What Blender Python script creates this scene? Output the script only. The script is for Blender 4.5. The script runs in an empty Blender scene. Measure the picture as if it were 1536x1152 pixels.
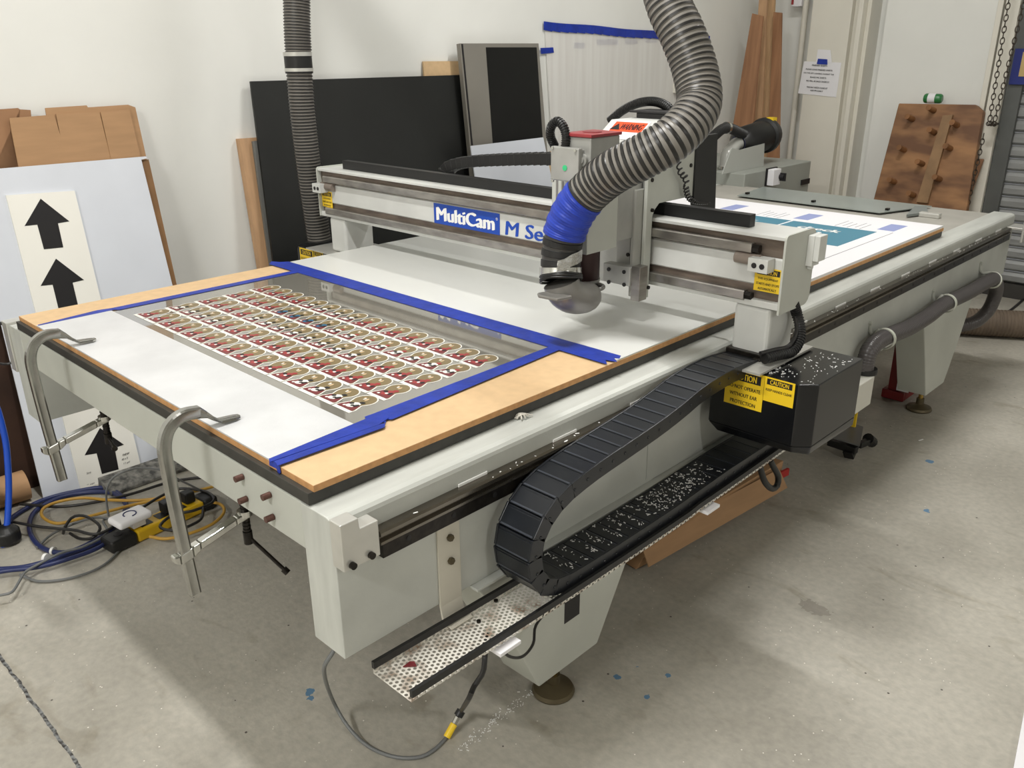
import bpy, bmesh, math, random
import numpy as np
from mathutils import Vector, Matrix
random.seed(4)
C = bpy.context.scene.collection
PI = math.pi

# ---------------------------------------------------------------- camera, world, lights, exposure
CAMP = Vector((1.25122, -0.73993, 1.66008))
YAW, PITCH, ROLL, FPX = 0.769711, 0.374854, -0.0071923, 1273.239
def cam_axes():
    f = Vector((-math.sin(YAW)*math.cos(PITCH), math.cos(YAW)*math.cos(PITCH), -math.sin(PITCH)))
    r = Vector((math.cos(YAW), math.sin(YAW), 0)); u = r.cross(f)
    c, s = math.cos(ROLL), math.sin(ROLL)
    return c*r+s*u, -s*r+c*u, f
RX, UX, FX = cam_axes()
cd = bpy.data.cameras.new('camera'); cam = bpy.data.objects.new('camera', cd); C.objects.link(cam)
cd.sensor_width = 36; cd.lens = FPX/1536*36; cd.clip_start = 0.05
cam.matrix_world = Matrix(((RX.x, UX.x, -FX.x, CAMP.x), (RX.y, UX.y, -FX.y, CAMP.y), (RX.z, UX.z, -FX.z, CAMP.z), (0, 0, 0, 1)))
bpy.context.scene.camera = cam
S = bpy.context.scene
S.view_settings.view_transform = 'Standard'; S.view_settings.look = 'None'
S.view_settings.gamma = 1; S.view_settings.use_curve_mapping = False
S.view_settings.exposure = 0.14
w = bpy.data.worlds.new('world'); S.world = w; w.use_nodes = True
w.node_tree.nodes['Background'].inputs[0].default_value = (0.95, 0.97, 1.0, 1)
w.node_tree.nodes['Background'].inputs[1].default_value = 0.3
def area(name, loc, sx, sy, power, col=(1, 0.985, 0.955)):
    l = bpy.data.lights.new(name, 'AREA'); l.shape = 'RECTANGLE'; l.size = sx; l.size_y = sy; l.energy = power; l.color = col
    o = bpy.data.objects.new(name, l); C.objects.link(o); o.location = loc
    return o
area('tube_light_a', (-0.35, 0.10, 3.75), 0.9, 0.14, 66)
area('tube_light_b', (-0.35, 3.1, 3.75), 1.2, 0.16, 56)
area('tube_light_c', (5.2, 0.2, 3.75), 1.2, 0.16, 62)
area('tube_light_d', (5.2, 4.6, 3.75), 1.2, 0.16, 30)
area('tube_light_e', (0.6, -3.2, 3.75), 1.2, 0.16, 120)

def ray(px, py): return FX + RX*((px-768)/FPX) - UX*((py-576)/FPX)
def at(px, py, axis, val):                     # where the line of sight meets a real plane of the room
    d = ray(px, py); i = 'xyz'.index(axis); return CAMP + d*((val-CAMP[i])/d[i])
def atp(px, py, P0, n):
    d = ray(px, py); return CAMP + d*((Vector(P0)-CAMP).dot(n)/d.dot(n))
def atd(px, py, dep): return CAMP + ray(px, py)*dep

# ---------------------------------------------------------------- materials
def lin(c):
    return tuple((x/12.92 if x <= 0.04045 else ((x+0.055)/1.055)**2.4) for x in c)
def rgb(r, g, b): return lin((r/255, g/255, b/255))+(1,)
MATS = {}
def mat(name, col, rough=0.5, metal=0.0, var=0.0, scale=8, bump=0.0, bscale=60, spec=0.5, stretch=None, detail=6, alpha=None, trans=0, col2=None, emit=0, coat=0):
    if name in MATS: return MATS[name]
    m = bpy.data.materials.new(name); m.use_nodes = True; nt = m.node_tree; N = nt.nodes; L = nt.links
    p = N['Principled BSDF']; p.inputs['Base Color'].default_value = col; p.inputs['Roughness'].default_value = rough
    p.inputs['Metallic'].default_value = metal; p.inputs['Specular IOR Level'].default_value = spec
    if coat: p.inputs['Coat Weight'].default_value = coat
    tc = N.new('ShaderNodeTexCoord'); mp = N.new('ShaderNodeMapping'); L.new(tc.outputs['Object'], mp.inputs[0])
    if stretch: mp.inputs['Scale'].default_value = stretch
    if var > 0 or col2:
        n = N.new('ShaderNodeTexNoise'); n.inputs['Scale'].default_value = scale; n.inputs['Detail'].default_value = detail
        L.new(mp.outputs[0], n.inputs['Vector'])
        r = N.new('ShaderNodeValToRGB'); L.new(n.outputs['Fac'], r.inputs[0])
        c2 = col2 if col2 else tuple(max(0, x*(1-var)) for x in col[:3])+(1,)
        r.color_ramp.elements[0].position = 0.35; r.color_ramp.elements[1].position = 0.65
        r.color_ramp.elements[0].color = c2; r.color_ramp.elements[1].color = tuple(min(1, x*(1+var*0.4)) for x in col[:3])+(1,)
        L.new(r.outputs[0], p.inputs['Base Color'])
    if bump > 0:
        n = N.new('ShaderNodeTexNoise'); n.inputs['Scale'].default_value = bscale; n.inputs['Detail'].default_value = 4
        L.new(mp.outputs[0], n.inputs['Vector'])
        b = N.new('ShaderNodeBump'); b.inputs['Strength'].default_value = bump; b.inputs['Distance'].default_value = 0.01
        L.new(n.outputs['Fac'], b.inputs['Height']); L.new(b.outputs[0], p.inputs['Normal'])
    if trans: p.inputs['Transmission Weight'].default_value = trans
    if alpha is not None: p.inputs['Alpha'].default_value = alpha
    if emit: p.inputs['Emission Color'].default_value = col; p.inputs['Emission Strength'].default_value = emit
    MATS[name] = m; return m

M_wall = mat('wall_paint', rgb(233, 233, 228), 0.55, var=0.05, scale=1.3, bump=0.08, bscale=14)
M_trimw = mat('trim_paint', rgb(226, 222, 210), 0.45, var=0.04, scale=3)
M_ceil = mat('ceiling_paint', rgb(205, 202, 192), 0.8)
M_grey = mat('machine_grey_paint', rgb(190, 192, 184), 0.5, var=0.09, scale=3.5, bump=0.03, bscale=200)
M_greyw = mat('worn_rail_paint', rgb(194, 196, 190), 0.42, var=0.12, scale=5, bump=0.05, bscale=90, stretch=(5, 0.8, 1))
M_beam = mat('gantry_paint', rgb(210, 211, 207), 0.42, var=0.10, scale=5)
M_dirty = mat('dirty_metal', rgb(120, 108, 98), 0.4, metal=0.5, var=0.35, scale=16, stretch=(0.6, 3, 3))
M_steel = mat('rail_steel', rgb(168, 164, 158), 0.3, metal=0.85, var=0.25, scale=14, stretch=(1, 0.5, 3))
M_alu = mat('aluminium', rgb(176, 176, 172), 0.42, metal=0.35, var=0.15, scale=10)
M_aluL = mat('bright_aluminium', rgb(205, 204, 198), 0.35, metal=0.5, var=0.1, scale=10)
M_chrome = mat('chrome', rgb(200, 200, 196), 0.16, metal=1.0, var=0.12, scale=18)
M_rack = mat('greasy_rack', rgb(44, 40, 36), 0.3, metal=0.6, var=0.5, scale=60)
M_black = mat('black_board', rgb(36, 36, 34), 0.45, var=0.35, scale=25)
M_blackedge = mat('phenolic_black', rgb(52, 51, 47), 0.5, var=0.25, scale=30)
M_bplast = mat('chain_black', rgb(25, 28, 33), 0.34, var=0.25, scale=20)
M_bplast2 = mat('chain_bright_black', rgb(62, 66, 74), 0.34, var=0.2, scale=20)
M_cover = mat('black_cover', rgb(14, 15, 18), 0.22, var=0.2, scale=8)
M_rub = mat('rubber_black', rgb(22, 22, 22), 0.45)
M_mdf = mat('mdf', rgb(212, 180, 138), 0.6, var=0.07, scale=30, bump=0.05, bscale=300)
M_mdfe = mat('mdf_edge', rgb(200, 150, 98), 0.7, var=0.15, scale=60)
M_white = mat('white_sheet', rgb(204, 205, 206), 0.32, var=0.09, scale=7, bump=.05, bscale=120)
M_whiteg = mat('white_gloss_sheet', rgb(218, 219, 215), 0.24, var=0.02, scale=2)
M_paper = mat('paper', rgb(236, 235, 238), 0.6)
M_signw = mat('sign_board', rgb(240, 238, 230), 0.5, var=0.02, scale=4)
M_coolw = mat('cool_white_board', rgb(216, 220, 228), 0.35, var=0.035, scale=4)
M_ink = mat('ink_black', rgb(26, 24, 26), 0.5)
M_tape = mat('blue_tape', rgb(18, 50, 158), 0.45, var=0.22, scale=22, bump=0.15, bscale=60)
M_tapew = mat('blue_tape_wrap', rgb(28, 58, 170), 0.4, var=0.12, scale=18, bump=0.25, bscale=40)
M_logo = mat('logo_blue', rgb(18, 70, 172), 0.35)
M_teal = mat('teal_print', rgb(70, 132, 155), 0.45)
M_pur = mat('lavender_print', rgb(148, 158, 205), 0.5)
M_yel = mat('label_yellow', rgb(244, 205, 40), 0.4)
M_red = mat('red_cap', rgb(150, 50, 55), 0.4, var=0.1)
M_dred = mat('dark_red_paint', rgb(120, 22, 24), 0.4, var=0.2)
M_orange = mat('warning_orange', rgb(238, 86, 48), 0.45)
M_card = mat('cardboard', rgb(172, 135, 98), 0.75, var=0.08, scale=6, stretch=(1, 1, 8))
M_cardd = mat('cardboard_edge', rgb(128, 92, 62), 0.8, var=0.2, scale=40)
M_ply = mat('plywood', rgb(168, 124, 84), 0.6, col2=rgb(112, 78, 54), scale=3.2, stretch=(1, 1, 3), detail=3)
M_plyl = mat('pale_plywood', rgb(190, 152, 115), 0.6, var=0.15, scale=8, stretch=(4, 4, 0.6))
M_cedar = mat('cedar', rgb(164, 120, 86), 0.6, col2=rgb(140, 100, 70), scale=5, stretch=(5, 5, 0.35))
M_pegd = mat('peg_wood', rgb(142, 98, 60), 0.6, var=0.3, scale=12)
M_pvc = mat('grey_pvc', rgb(128, 124, 116), 0.45, var=0.06, scale=4)
M_pvcd = mat('black_window', rgb(20, 20, 19), 0.3, var=0.2, scale=5)
M_blkp = mat('black_pvc_sheet', rgb(30, 31, 30), 0.42, var=0.25, scale=2.5)
M_door = mat('door_slat', rgb(150, 151, 150), 0.5, metal=0.3, var=0.14, scale=4, stretch=(1, 1, 5))
M_track = mat('door_track', rgb(98, 100, 98), 0.5, metal=0.3, var=0.1)
M_acr = mat('grey_acrylic', rgb(126, 123, 114), 0.05, spec=1.0, var=0.02, coat=1.0)
M_acr.node_tree.nodes['Principled BSDF'].inputs['Coat Roughness'].default_value = 0.03
M_acr.node_tree.nodes['Principled BSDF'].inputs['Coat IOR'].default_value = 1.55
M_cable_blue = mat('blue_cable', rgb(36, 46, 92), 0.4, var=0.1)
M_cable_brblue = mat('bright_blue_hose', rgb(28, 78, 190), 0.35)
M_cable_yel = mat('yellow_cord', rgb(196, 152, 62), 0.45)
M_cable_grey = mat('grey_cable', rgb(112, 114, 114), 0.45)
M_cable_blk = mat('black_cable', rgb(34, 33, 33), 0.4)
M_pyel = mat('power_strip_yellow', rgb(222, 180, 30), 0.4)
M_hosel = mat('hose_grey_wall', rgb(128, 124, 118), 0.38, var=0.08)
M_hosed = mat('hose_black_rib', rgb(34, 33, 32), 0.35)
M_hoseg = mat('hose_dark_grey', rgb(78, 74, 74), 0.3, var=0.08)
M_duct = mat('brown_duct', rgb(112, 98, 84), 0.6, var=0.15, scale=12)
M_pad = mat('pad_bronze', rgb(98, 88, 66), 0.45, metal=0.5, var=0.2)
M_brass = mat('brass', rgb(190, 160, 90), 0.25, metal=0.9)
M_pipe = mat('clear_grey_pipe', rgb(176, 176, 170), 0.25, spec=0.7)
M_cast = mat('cast_grey', rgb(138, 136, 132), 0.35, metal=0.35, var=0.1)
M_foil = mat('foil', rgb(190, 190, 188), 0.22, metal=0.9, bump=0.6, bscale=40)
M_green = mat('can_green', rgb(48, 120, 66), 0.3)
M_chip = mat('plastic_chip', rgb(240, 240, 238), 0.5)
M_steeld = mat('dark_chain_steel', rgb(84, 76, 68), 0.4, metal=0.7)
M_slab = mat('rough_slab', rgb(136, 134, 128), 0.8, col2=rgb(66, 66, 64), scale=38, bump=0.4)
M_capred = mat('maroon', rgb(112, 40, 44), 0.35)
M_olive = mat('olive_brown', rgb(122, 106, 72), 0.35)
M_red2 = mat('print_red', rgb(150, 44, 46), 0.35)
M_tan = mat('print_tan', rgb(206, 178, 140), 0.35)
M_cyan = mat('print_teal', rgb(40, 96, 130), 0.35)
M_whp = mat('print_white', rgb(226, 225, 218), 0.35)
M_brown = mat('brown_bolt', rgb(96, 66, 58), 0.4, metal=0.4)
M_sheet = None

def floor_material():
    m = bpy.data.materials.new('concrete_floor'); m.use_nodes = True; nt = m.node_tree; N = nt.nodes; L = nt.links; p = N['Principled BSDF']
    tc = N.new('ShaderNodeTexCoord')
    def noise(sc, det=6, st=None, dist=0):
        n = N.new('ShaderNodeTexNoise'); n.inputs['Scale'].default_value = sc; n.inputs['Detail'].default_value = det; n.inputs['Distortion'].default_value = dist
        if st:
            mp = N.new('ShaderNodeMapping'); mp.inputs['Scale'].default_value = st; L.new(tc.outputs['Object'], mp.inputs[0]); L.new(mp.outputs[0], n.inputs['Vector'])
        else: L.new(tc.outputs['Object'], n.inputs['Vector'])
        return n.outputs['Fac']
    def ramp(f, a, b, ca, cb):
        r = N.new('ShaderNodeValToRGB'); L.new(f, r.inputs[0]); r.color_ramp.elements[0].position = a; r.color_ramp.elements[1].position = b
        r.color_ramp.elements[0].color = ca; r.color_ramp.elements[1].color = cb; return r.outputs[0]
    def mix(f, a, b, mode='MIX'):
        x = N.new('ShaderNodeMix'); x.data_type = 'RGBA'; x.blend_type = mode
        if isinstance(f, float): x.inputs[0].default_value = f
        else: L.new(f, x.inputs[0])
        for s, v in ((6, a), (7, b)):
            if isinstance(v, tuple): x.inputs[s].default_value = v
            else: L.new(v, x.inputs[s])
        return x.outputs[2]
    def math_(op, a, b=None, c=None):
        x = N.new('ShaderNodeMath'); x.operation = op
        for i, v in enumerate((a, b, c)):
            if v is None: continue
            if isinstance(v, (int, float)): x.inputs[i].default_value = v
            else: L.new(v, x.inputs[i])
        return x.outputs[0]
    base = ramp(noise(1.7, 8, None, 0.4), 0.34, 0.68, rgb(162, 158, 148), rgb(190, 186, 176))
    fine = ramp(noise(45, 8), 0.3, 0.7, (0.86, 0.86, 0.85, 1), (1.06, 1.05, 1.03, 1))
    col = mix(1.0, base, fine, 'MULTIPLY')
    st = ramp(noise(3.1, 5, (1, 2.4, 1), 1.2), 0.60, 0.72, (1, 1, 1, 1), (0.80, 0.78, 0.74, 1))
    col = mix(1.0, col, st, 'MULTIPLY')
    # white specks and dark specks
    vo = N.new('ShaderNodeTexVoronoi'); vo.inputs['Scale'].default_value = 34; L.new(tc.outputs['Object'], vo.inputs['Vector'])
    sp = math_('MULTIPLY', math_('LESS_THAN', vo.outputs['Distance'], 0.07), math_('GREATER_THAN', noise(3, 3), 0.47))
    col = mix(sp, col, rgb(226, 222, 212))
    vo2 = N.new('ShaderNodeTexVoronoi'); vo2.inputs['Scale'].default_value = 13; L.new(tc.outputs['Object'], vo2.inputs['Vector'])
    sp2 = math_('MULTIPLY', math_('LESS_THAN', vo2.outputs['Distance'], 0.045), math_('GREATER_THAN', noise(2, 3), 0.5))
    col = mix(sp2, col, rgb(84, 78, 72))
    sx = N.new('ShaderNodeSeparateXYZ'); L.new(tc.outputs['Object'], sx.inputs[0])
    X, Y = sx.outputs['X'], sx.outputs['Y']
    # spatters of dried blue paint, worn into the concrete
    wob = math_('MULTIPLY_ADD', noise(60, 3), 0.028, -0.014)
    for (px, py, r) in ((465, 1038, .013), (467, 1048, .009), (1394, 692, .017), (1390, 766, .012), (1002, 1013, .009), (970, 1045, .009), (926, 1016, .010), (955, 1000, .006)):
        q = at(px, py, 'z', 0)
        d = math_('SQRT', math_('ADD', math_('POWER', math_('SUBTRACT', X, q.x), 2), math_('POWER', math_('SUBTRACT', Y, q.y), 2)))
        col = mix(math_('LESS_THAN', math_('ADD', d, wob), r), col, rgb(98, 132, 160))
    # hollow scuff
    for (px, py, r) in ((1222, 912, .05),):
        q = at(px, py, 'z', 0)
        d = math_('SQRT', math_('ADD', math_('POWER', math_('SUBTRACT', X, q.x), 2), math_('POWER', math_('MULTIPLY', math_('SUBTRACT', Y, q.y), 1.6), 2)))
        col = mix(math_('MULTIPLY', math_('LESS_THAN', math_('ADD', d, math_('MULTIPLY', wob, 3)), r), 0.5), col, rgb(120, 113, 104))
    # saw-cut joint
    cr = math_('LESS_THAN', math_('ABSOLUTE', math_('ADD', math_('ADD', Y, 0.329), math_('MULTIPLY_ADD', noise(22, 4), 0.014, -0.007))), 0.0045)
    col = mix(cr, col, ramp(noise(70, 4), 0.4, 0.6, rgb(46, 42, 40), rgb(128, 130, 130)))
    L.new(col, p.inputs['Base Color']); p.inputs['Roughness'].default_value = 0.42
    L.new(ramp(noise(6, 5), 0.3, 0.7, (0.34, 0.34, 0.34, 1), (0.6, 0.6, 0.6, 1)), p.inputs['Roughness'])
    b = N.new('ShaderNodeBump'); b.inputs['Strength'].default_value = 0.12; b.inputs['Distance'].default_value = 0.01
    L.new(noise(90, 5), b.inputs['Height']); L.new(b.outputs[0], p.inputs['Normal'])
    return m
def perforated_material():
    m = bpy.data.materials.new('perforated_white_metal'); m.use_nodes = True; nt = m.node_tree; N = nt.nodes; L = nt.links; p = N['Principled BSDF']
    tc = N.new('ShaderNodeTexCoord')
    def vm(op, a, b=None):
        x = N.new('ShaderNodeVectorMath'); x.operation = op
        for i, v in enumerate((a, b)):
            if v is None: continue
            if isinstance(v, tuple): x.inputs[i].default_value = v
            else: L.new(v, x.inputs[i])
        return x
    pit = 0.0118
    s3 = math.sqrt(3)
    q = vm('MULTIPLY', tc.outputs['UV'], (1/pit/s3, 1/pit, 0)).outputs[0]
    ds = []
    for off in ((0, 0, 0), (0.5, 0.5, 0)):
        fr = vm('FRACTION', vm('ADD', q, off).outputs[0]).outputs[0]
        c = vm('MULTIPLY', vm('SUBTRACT', fr, (0.5, 0.5, 0)).outputs[0], (s3, 1, 0)).outputs[0]
        ds.append(vm('LENGTH', c).outputs['Value'])
    mn = N.new('ShaderNodeMath'); mn.operation = 'MINIMUM'; L.new(ds[0], mn.inputs[0]); L.new(ds[1], mn.inputs[1])
    g = N.new('ShaderNodeMath'); g.operation = 'GREATER_THAN'; g.inputs[1].default_value = 0.31; L.new(mn.outputs[0], g.inputs[0])
    L.new(g.outputs[0], p.inputs['Alpha'])
    n = N.new('ShaderNodeTexNoise'); n.inputs['Scale'].default_value = 22; n.inputs['Detail'].default_value = 6; L.new(tc.outputs['Object'], n.inputs['Vector'])
    r = N.new('ShaderNodeValToRGB'); L.new(n.outputs['Fac'], r.inputs[0])
    r.color_ramp.elements[0].position = 0.32; r.color_ramp.elements[0].color = rgb(150, 130, 112)
    r.color_ramp.elements[1].position = 0.5; r.color_ramp.elements[1].color = rgb(226, 222, 212)
    L.new(r.outputs[0], p.inputs['Base Color']); p.inputs['Roughness'].default_value = 0.5
    return m
M_floor = floor_material(); M_perf = perforated_material()
def plastic_film():
    m = bpy.data.materials.new('plastic_film'); m.use_nodes = True; nt = m.node_tree; N = nt.nodes; L = nt.links; p = N['Principled BSDF']
    tc = N.new('ShaderNodeTexCoord'); mp = N.new('ShaderNodeMapping'); mp.inputs['Scale'].default_value = (1, 9, 0.5); L.new(tc.outputs['Object'], mp.inputs[0])
    n = N.new('ShaderNodeTexNoise'); n.inputs['Scale'].default_value = 2.2; n.inputs['Detail'].default_value = 3; L.new(mp.outputs[0], n.inputs['Vector'])
    r = N.new('ShaderNodeValToRGB'); L.new(n.outputs['Fac'], r.inputs[0])
    r.color_ramp.elements[0].position = 0.38; r.color_ramp.elements[0].color = rgb(236, 232, 228)
    r.color_ramp.elements[1].position = 0.62; r.color_ramp.elements[1].color = rgb(246, 244, 240)
    L.new(r.outputs[0], p.inputs['Base Color']); p.inputs['Roughness'].default_value = 0.35; p.inputs['Alpha'].default_value = 0.6
    return m
M_film = plastic_film()

# ---------------------------------------------------------------- mesh helpers
def worldloc(o):
    v = Vector((0, 0, 0))
    while o: v += o.location; o = o.parent
    return v
class MB:
    def __init__(s): s.v = []; s.f = []; s.m = []; s.uv = None
    def add(s, vs, fs, mi=0):
        b = len(s.v); s.v += [tuple(v) for v in vs]
        for f in fs: s.f.append([b+i for i in f]); s.m.append(mi)
    def box(s, x0, x1, y0, y1, z0, z1, mi=0):
        s.add([(x0,y0,z0),(x1,y0,z0),(x1,y1,z0),(x0,y1,z0),(x0,y0,z1),(x1,y0,z1),(x1,y1,z1),(x0,y1,z1)],
              [(0,3,2,1),(4,5,6,7),(0,1,5,4),(1,2,6,5),(2,3,7,6),(3,0,4,7)], mi); return s
    def loft(s, A, B, mi=0):          # two polygons with the same number of points
        n = len(A); s.add(list(A)+list(B), [list(range(n))[::-1], list(range(n, 2*n))]+[(i, (i+1) % n, n+(i+1) % n, n+i) for i in range(n)], mi); return s
    def prism(s, poly, axis, a0, a1, mi=0):
        def P(u, v, a): return {'x': (a, u, v), 'y': (u, a, v), 'z': (u, v, a)}[axis]
        return s.loft([P(u, v, a0) for u, v in poly], [P(u, v, a1) for u, v in poly], mi)
    def slab(s, pts, n, t, mi=0):     # polygon of points given thickness t against n
        n = Vector(n).normalized(); return s.loft([Vector(q) for q in pts], [Vector(q)-n*t for q in pts], mi)
    def cyl(s, a, b, r, n=20, r2=None, mi=0, cap=True):
        a = Vector(a); b = Vector(b); d = (b-a).normalized(); u = d.orthogonal().normalized(); v = d.cross(u); r2 = r if r2 is None else r2
        A = [a+u*r*math.cos(2*PI*i/n)+v*r*math.sin(2*PI*i/n) for i in range(n)]
        B = [b+u*r2*math.cos(2*PI*i/n)+v*r2*math.sin(2*PI*i/n) for i in range(n)]
        fs = [(i, (i+1) % n, n+(i+1) % n, n+i) for i in range(n)]
        if cap: fs += [list(range(n))[::-1], list(range(n, 2*n))]
        s.add(A+B, fs, mi); return s
    def tube(s, pts, r, n=12, mi=0, mis=None, rs=None, cap=True, flat=None):
        pts = [Vector(p) for p in pts]; N_ = len(pts); rings = []
        t = [(pts[min(i+1, N_-1)]-pts[max(i-1, 0)]).normalized() for i in range(N_)]
        u = t[0].orthogonal().normalized(); b0 = len(s.v)
        for i in range(N_):
            u = (u-t[i]*u.dot(t[i])).normalized(); v = t[i].cross(u); rr = rs[i] if rs else r
            s.v += [tuple(pts[i]+u*rr*math.cos(2*PI*k/n)+v*rr*math.sin(2*PI*k/n)) for k in range(n)]
        for i in range(N_-1):
            for k in range(n):
                s.f.append([b0+i*n+k, b0+i*n+(k+1) % n, b0+(i+1)*n+(k+1) % n, b0+(i+1)*n+k]); s.m.append(mis[i] if mis else mi)
        if cap:
            s.f.append([b0+k for k in range(n)][::-1]); s.m.append(mi); s.f.append([b0+(N_-1)*n+k for k in range(n)]); s.m.append(mi)
        return s
    def lathe(s, prof, c, axis=(0, 0, 1), n=28, mi=0):
        a = Vector(axis).normalized(); c = Vector(c)
        pts = [c+a*h for r, h in prof]; b0 = len(s.v); u = a.orthogonal().normalized(); v = a.cross(u)
        for (r, h), p in zip(prof, pts): s.v += [tuple(p+u*r*math.cos(2*PI*k/n)+v*r*math.sin(2*PI*k/n)) for k in range(n)]
        for i in range(len(prof)-1):
            for k in range(n): s.f.append([b0+i*n+k, b0+i*n+(k+1) % n, b0+(i+1)*n+(k+1) % n, b0+(i+1)*n+k]); s.m.append(mi)
        s.f.append([b0+k for k in range(n)][::-1]); s.m.append(mi); s.f.append([b0+(len(prof)-1)*n+k for k in range(n)]); s.m.append(mi)
        return s
    def frame(s, o, R_, U_, pts2, n_off=0.0, mi=0):   # flat polygon in a plane
        R_ = Vector(R_); U_ = Vector(U_); n = R_.cross(U_).normalized(); o = Vector(o)
        s.add([o+R_*a+U_*b+n*n_off for a, b in pts2], [list(range(len(pts2)))], mi); return s
    def text(s, txt, o, R_, U_, width=None, height=None, n_off=0.001, mi=0, bold=0.0, center=True, shear=0.0):
        cu = bpy.data.curves.new('t', 'FONT'); cu.body = txt; cu.size = 1; cu.align_x = 'CENTER' if center else 'LEFT'; cu.align_y = 'CENTER' if center else 'BOTTOM_BASELINE'
        cu.resolution_u = 3; cu.fill_mode = 'FRONT'; cu.space_line = 1.05; cu.shear = shear
        o_ = bpy.data.objects.new('t', cu); C.objects.link(o_); dg = bpy.context.evaluated_depsgraph_get(); dg.update()
        me = bpy.data.meshes.new_from_object(o_.evaluated_get(dg)); vs = [v.co.copy() for v in me.vertices]; fs = [list(p.vertices) for p in me.polygons]
        bpy.data.objects.remove(o_); bpy.data.curves.remove(cu); bpy.data.meshes.remove(me)
        if not vs: return s
        x0 = min(v.x for v in vs); x1 = max(v.x for v in vs); y0 = min(v.y for v in vs); y1 = max(v.y for v in vs)
        sy = height/(y1-y0) if height else None; sx = width/(x1-x0) if width else sy
        if sy is None: sy = sx
        R_ = Vector(R_).normalized(); U_ = Vector(U_).normalized(); n = R_.cross(U_); o = Vector(o)
        cx, cy = ((x0+x1)/2, (y0+y1)/2) if center else (x0, y0)
        for k_ in ((-1, 0, 1) if bold else (0,)):
            s.add([o+R_*((v.x-cx)*sx+k_*bold*1.3*sy)+U_*((v.y-cy)*sy+k_*bold*.4*sy)+n*(n_off+k_*0.00001) for v in vs], fs, mi)
        return s
    def build(s, name, mats, parent=None, smooth=False, bevel=0.0, seg=2, auto=None):
        me = bpy.data.meshes.new(name); me.from_pydata(s.v, [], s.f); me.update()
        if not isinstance(mats, (list, tuple)): mats = [mats]
        for m in mats: me.materials.append(m)
        for p, mi in zip(me.polygons, s.m): p.material_index = mi
        bm = bmesh.new(); bm.from_mesh(me); bmesh.ops.recalc_face_normals(bm, faces=bm.faces) if smooth != 'open' else None
        bm.to_mesh(me); bm.free()
        if smooth:
            for p in me.polygons: p.use_smooth = True
            me.set_sharp_from_angle(angle=math.radians(auto or 40))
        o = bpy.data.objects.new(name, me); C.objects.link(o)
        if parent: o.parent = parent; o.location = -worldloc(parent)
        if bevel:
            b = o.modifiers.new('bevel', 'BEVEL'); b.width = bevel; b.segments = seg; b.limit_method = 'ANGLE'; b.angle_limit = math.radians(35)
        return o
def tag(o, label=None, cat=None, group=None, kind=None):
    if label: o['label'] = label
    if cat: o['category'] = cat
    if group: o['group'] = group
    if kind: o['kind'] = kind
    return o
def thing(name, label, cat, loc=(0, 0, 0), group=None):
    o = bpy.data.objects.new(name, None); C.objects.link(o); o.location = loc; o.empty_display_size = 0.1
    return tag(o, label, cat, group)
def struct(name, mb, m, **k): return tag(mb.build(name, m, **k), kind='structure')
def spline(ctrl, step, closed=False):
    P = [Vector(c) for c in ctrl]; out = []
    n = len(P)
    for i in range(n-1):
        p0 = P[i-1] if i > 0 else P[0]*2-P[1]; p1 = P[i]; p2 = P[i+1]; p3 = P[i+2] if i+2 < n else P[-1]*2-P[-2]
        for k in range(24):
            t = k/24; out.append(0.5*((2*p1)+(p2-p0)*t+(2*p0-5*p1+4*p2-p3)*t*t+(3*p1-p0-3*p2+p3)*t**3))
    out.append(P[-1])
    d = [0]
    for a, b in zip(out, out[1:]): d.append(d[-1]+(b-a).length)
    m = max(2, int(round(d[-1]/step))); res = []; j = 0
    for i in range(m+1):
        s_ = d[-1]*i/m
        while j < len(d)-2 and d[j+1] < s_: j += 1
        tt = (s_-d[j])/max(1e-9, d[j+1]-d[j]); res.append(out[j].lerp(out[j+1], tt))
    return res
def corrug(mb, ctrl, r, pitch, depth, n=28, rib=1, groove=0, frac=0.42):
    pts = spline(ctrl, pitch/8); rs = []; mis = []
    for i in range(len(pts)):
        ph = i % 8; isr = ph < 8*frac
        rs.append(r if isr else r-depth); mis.append(rib if isr else groove)
    mb.tube(pts, r, n, mis=mis, rs=rs); return mb
def cable(mb, ctrl, r, n=8, step=0.015, mi=0): mb.tube(spline(ctrl, step), r, n, mi=mi); return mb

# ---------------------------------------------------------------- the room
XW = -2.45; YE = 6.05; YC = 5.80
struct('floor', MB().box(XW-0.2, 8.0, -4.5, YE+0.6, -0.05, 0), M_floor)
struct('ceiling', MB().box(XW-0.2, 8.0, -4.5, YE+0.6, 4.0, 4.1), M_ceil)
struct('wall_left', MB().box(XW-0.12, XW, -4.5, YE+0.2, 0, 4.0), M_wall)
struct('wall_near', MB().box(XW, 8.0, -4.62, -4.5, 0, 4.0), M_wall)
struct('wall_right', MB().box(8.0, 8.12, -4.5, YE+0.2, 0, 4.0), M_wall)
xs0 = at(1213, 60, 'y', YC).x; xs1 = at(1272, 60, 'y', YC).x
xd = at(1522, 60, 'y', 5.86).x
struct('wall_far', MB().box(XW, -1.40, YE, YE+0.1, 0, 4.0).box(-1.42, xd-0.02, 5.90, 5.98, 0, 4.0).box(xd+2.9, 8.0, 5.90, 5.98, 0, 4.0).box(xd-0.02, xd+2.9, 5.90, 5.98, 3.0, 4.0), M_wall)
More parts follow.
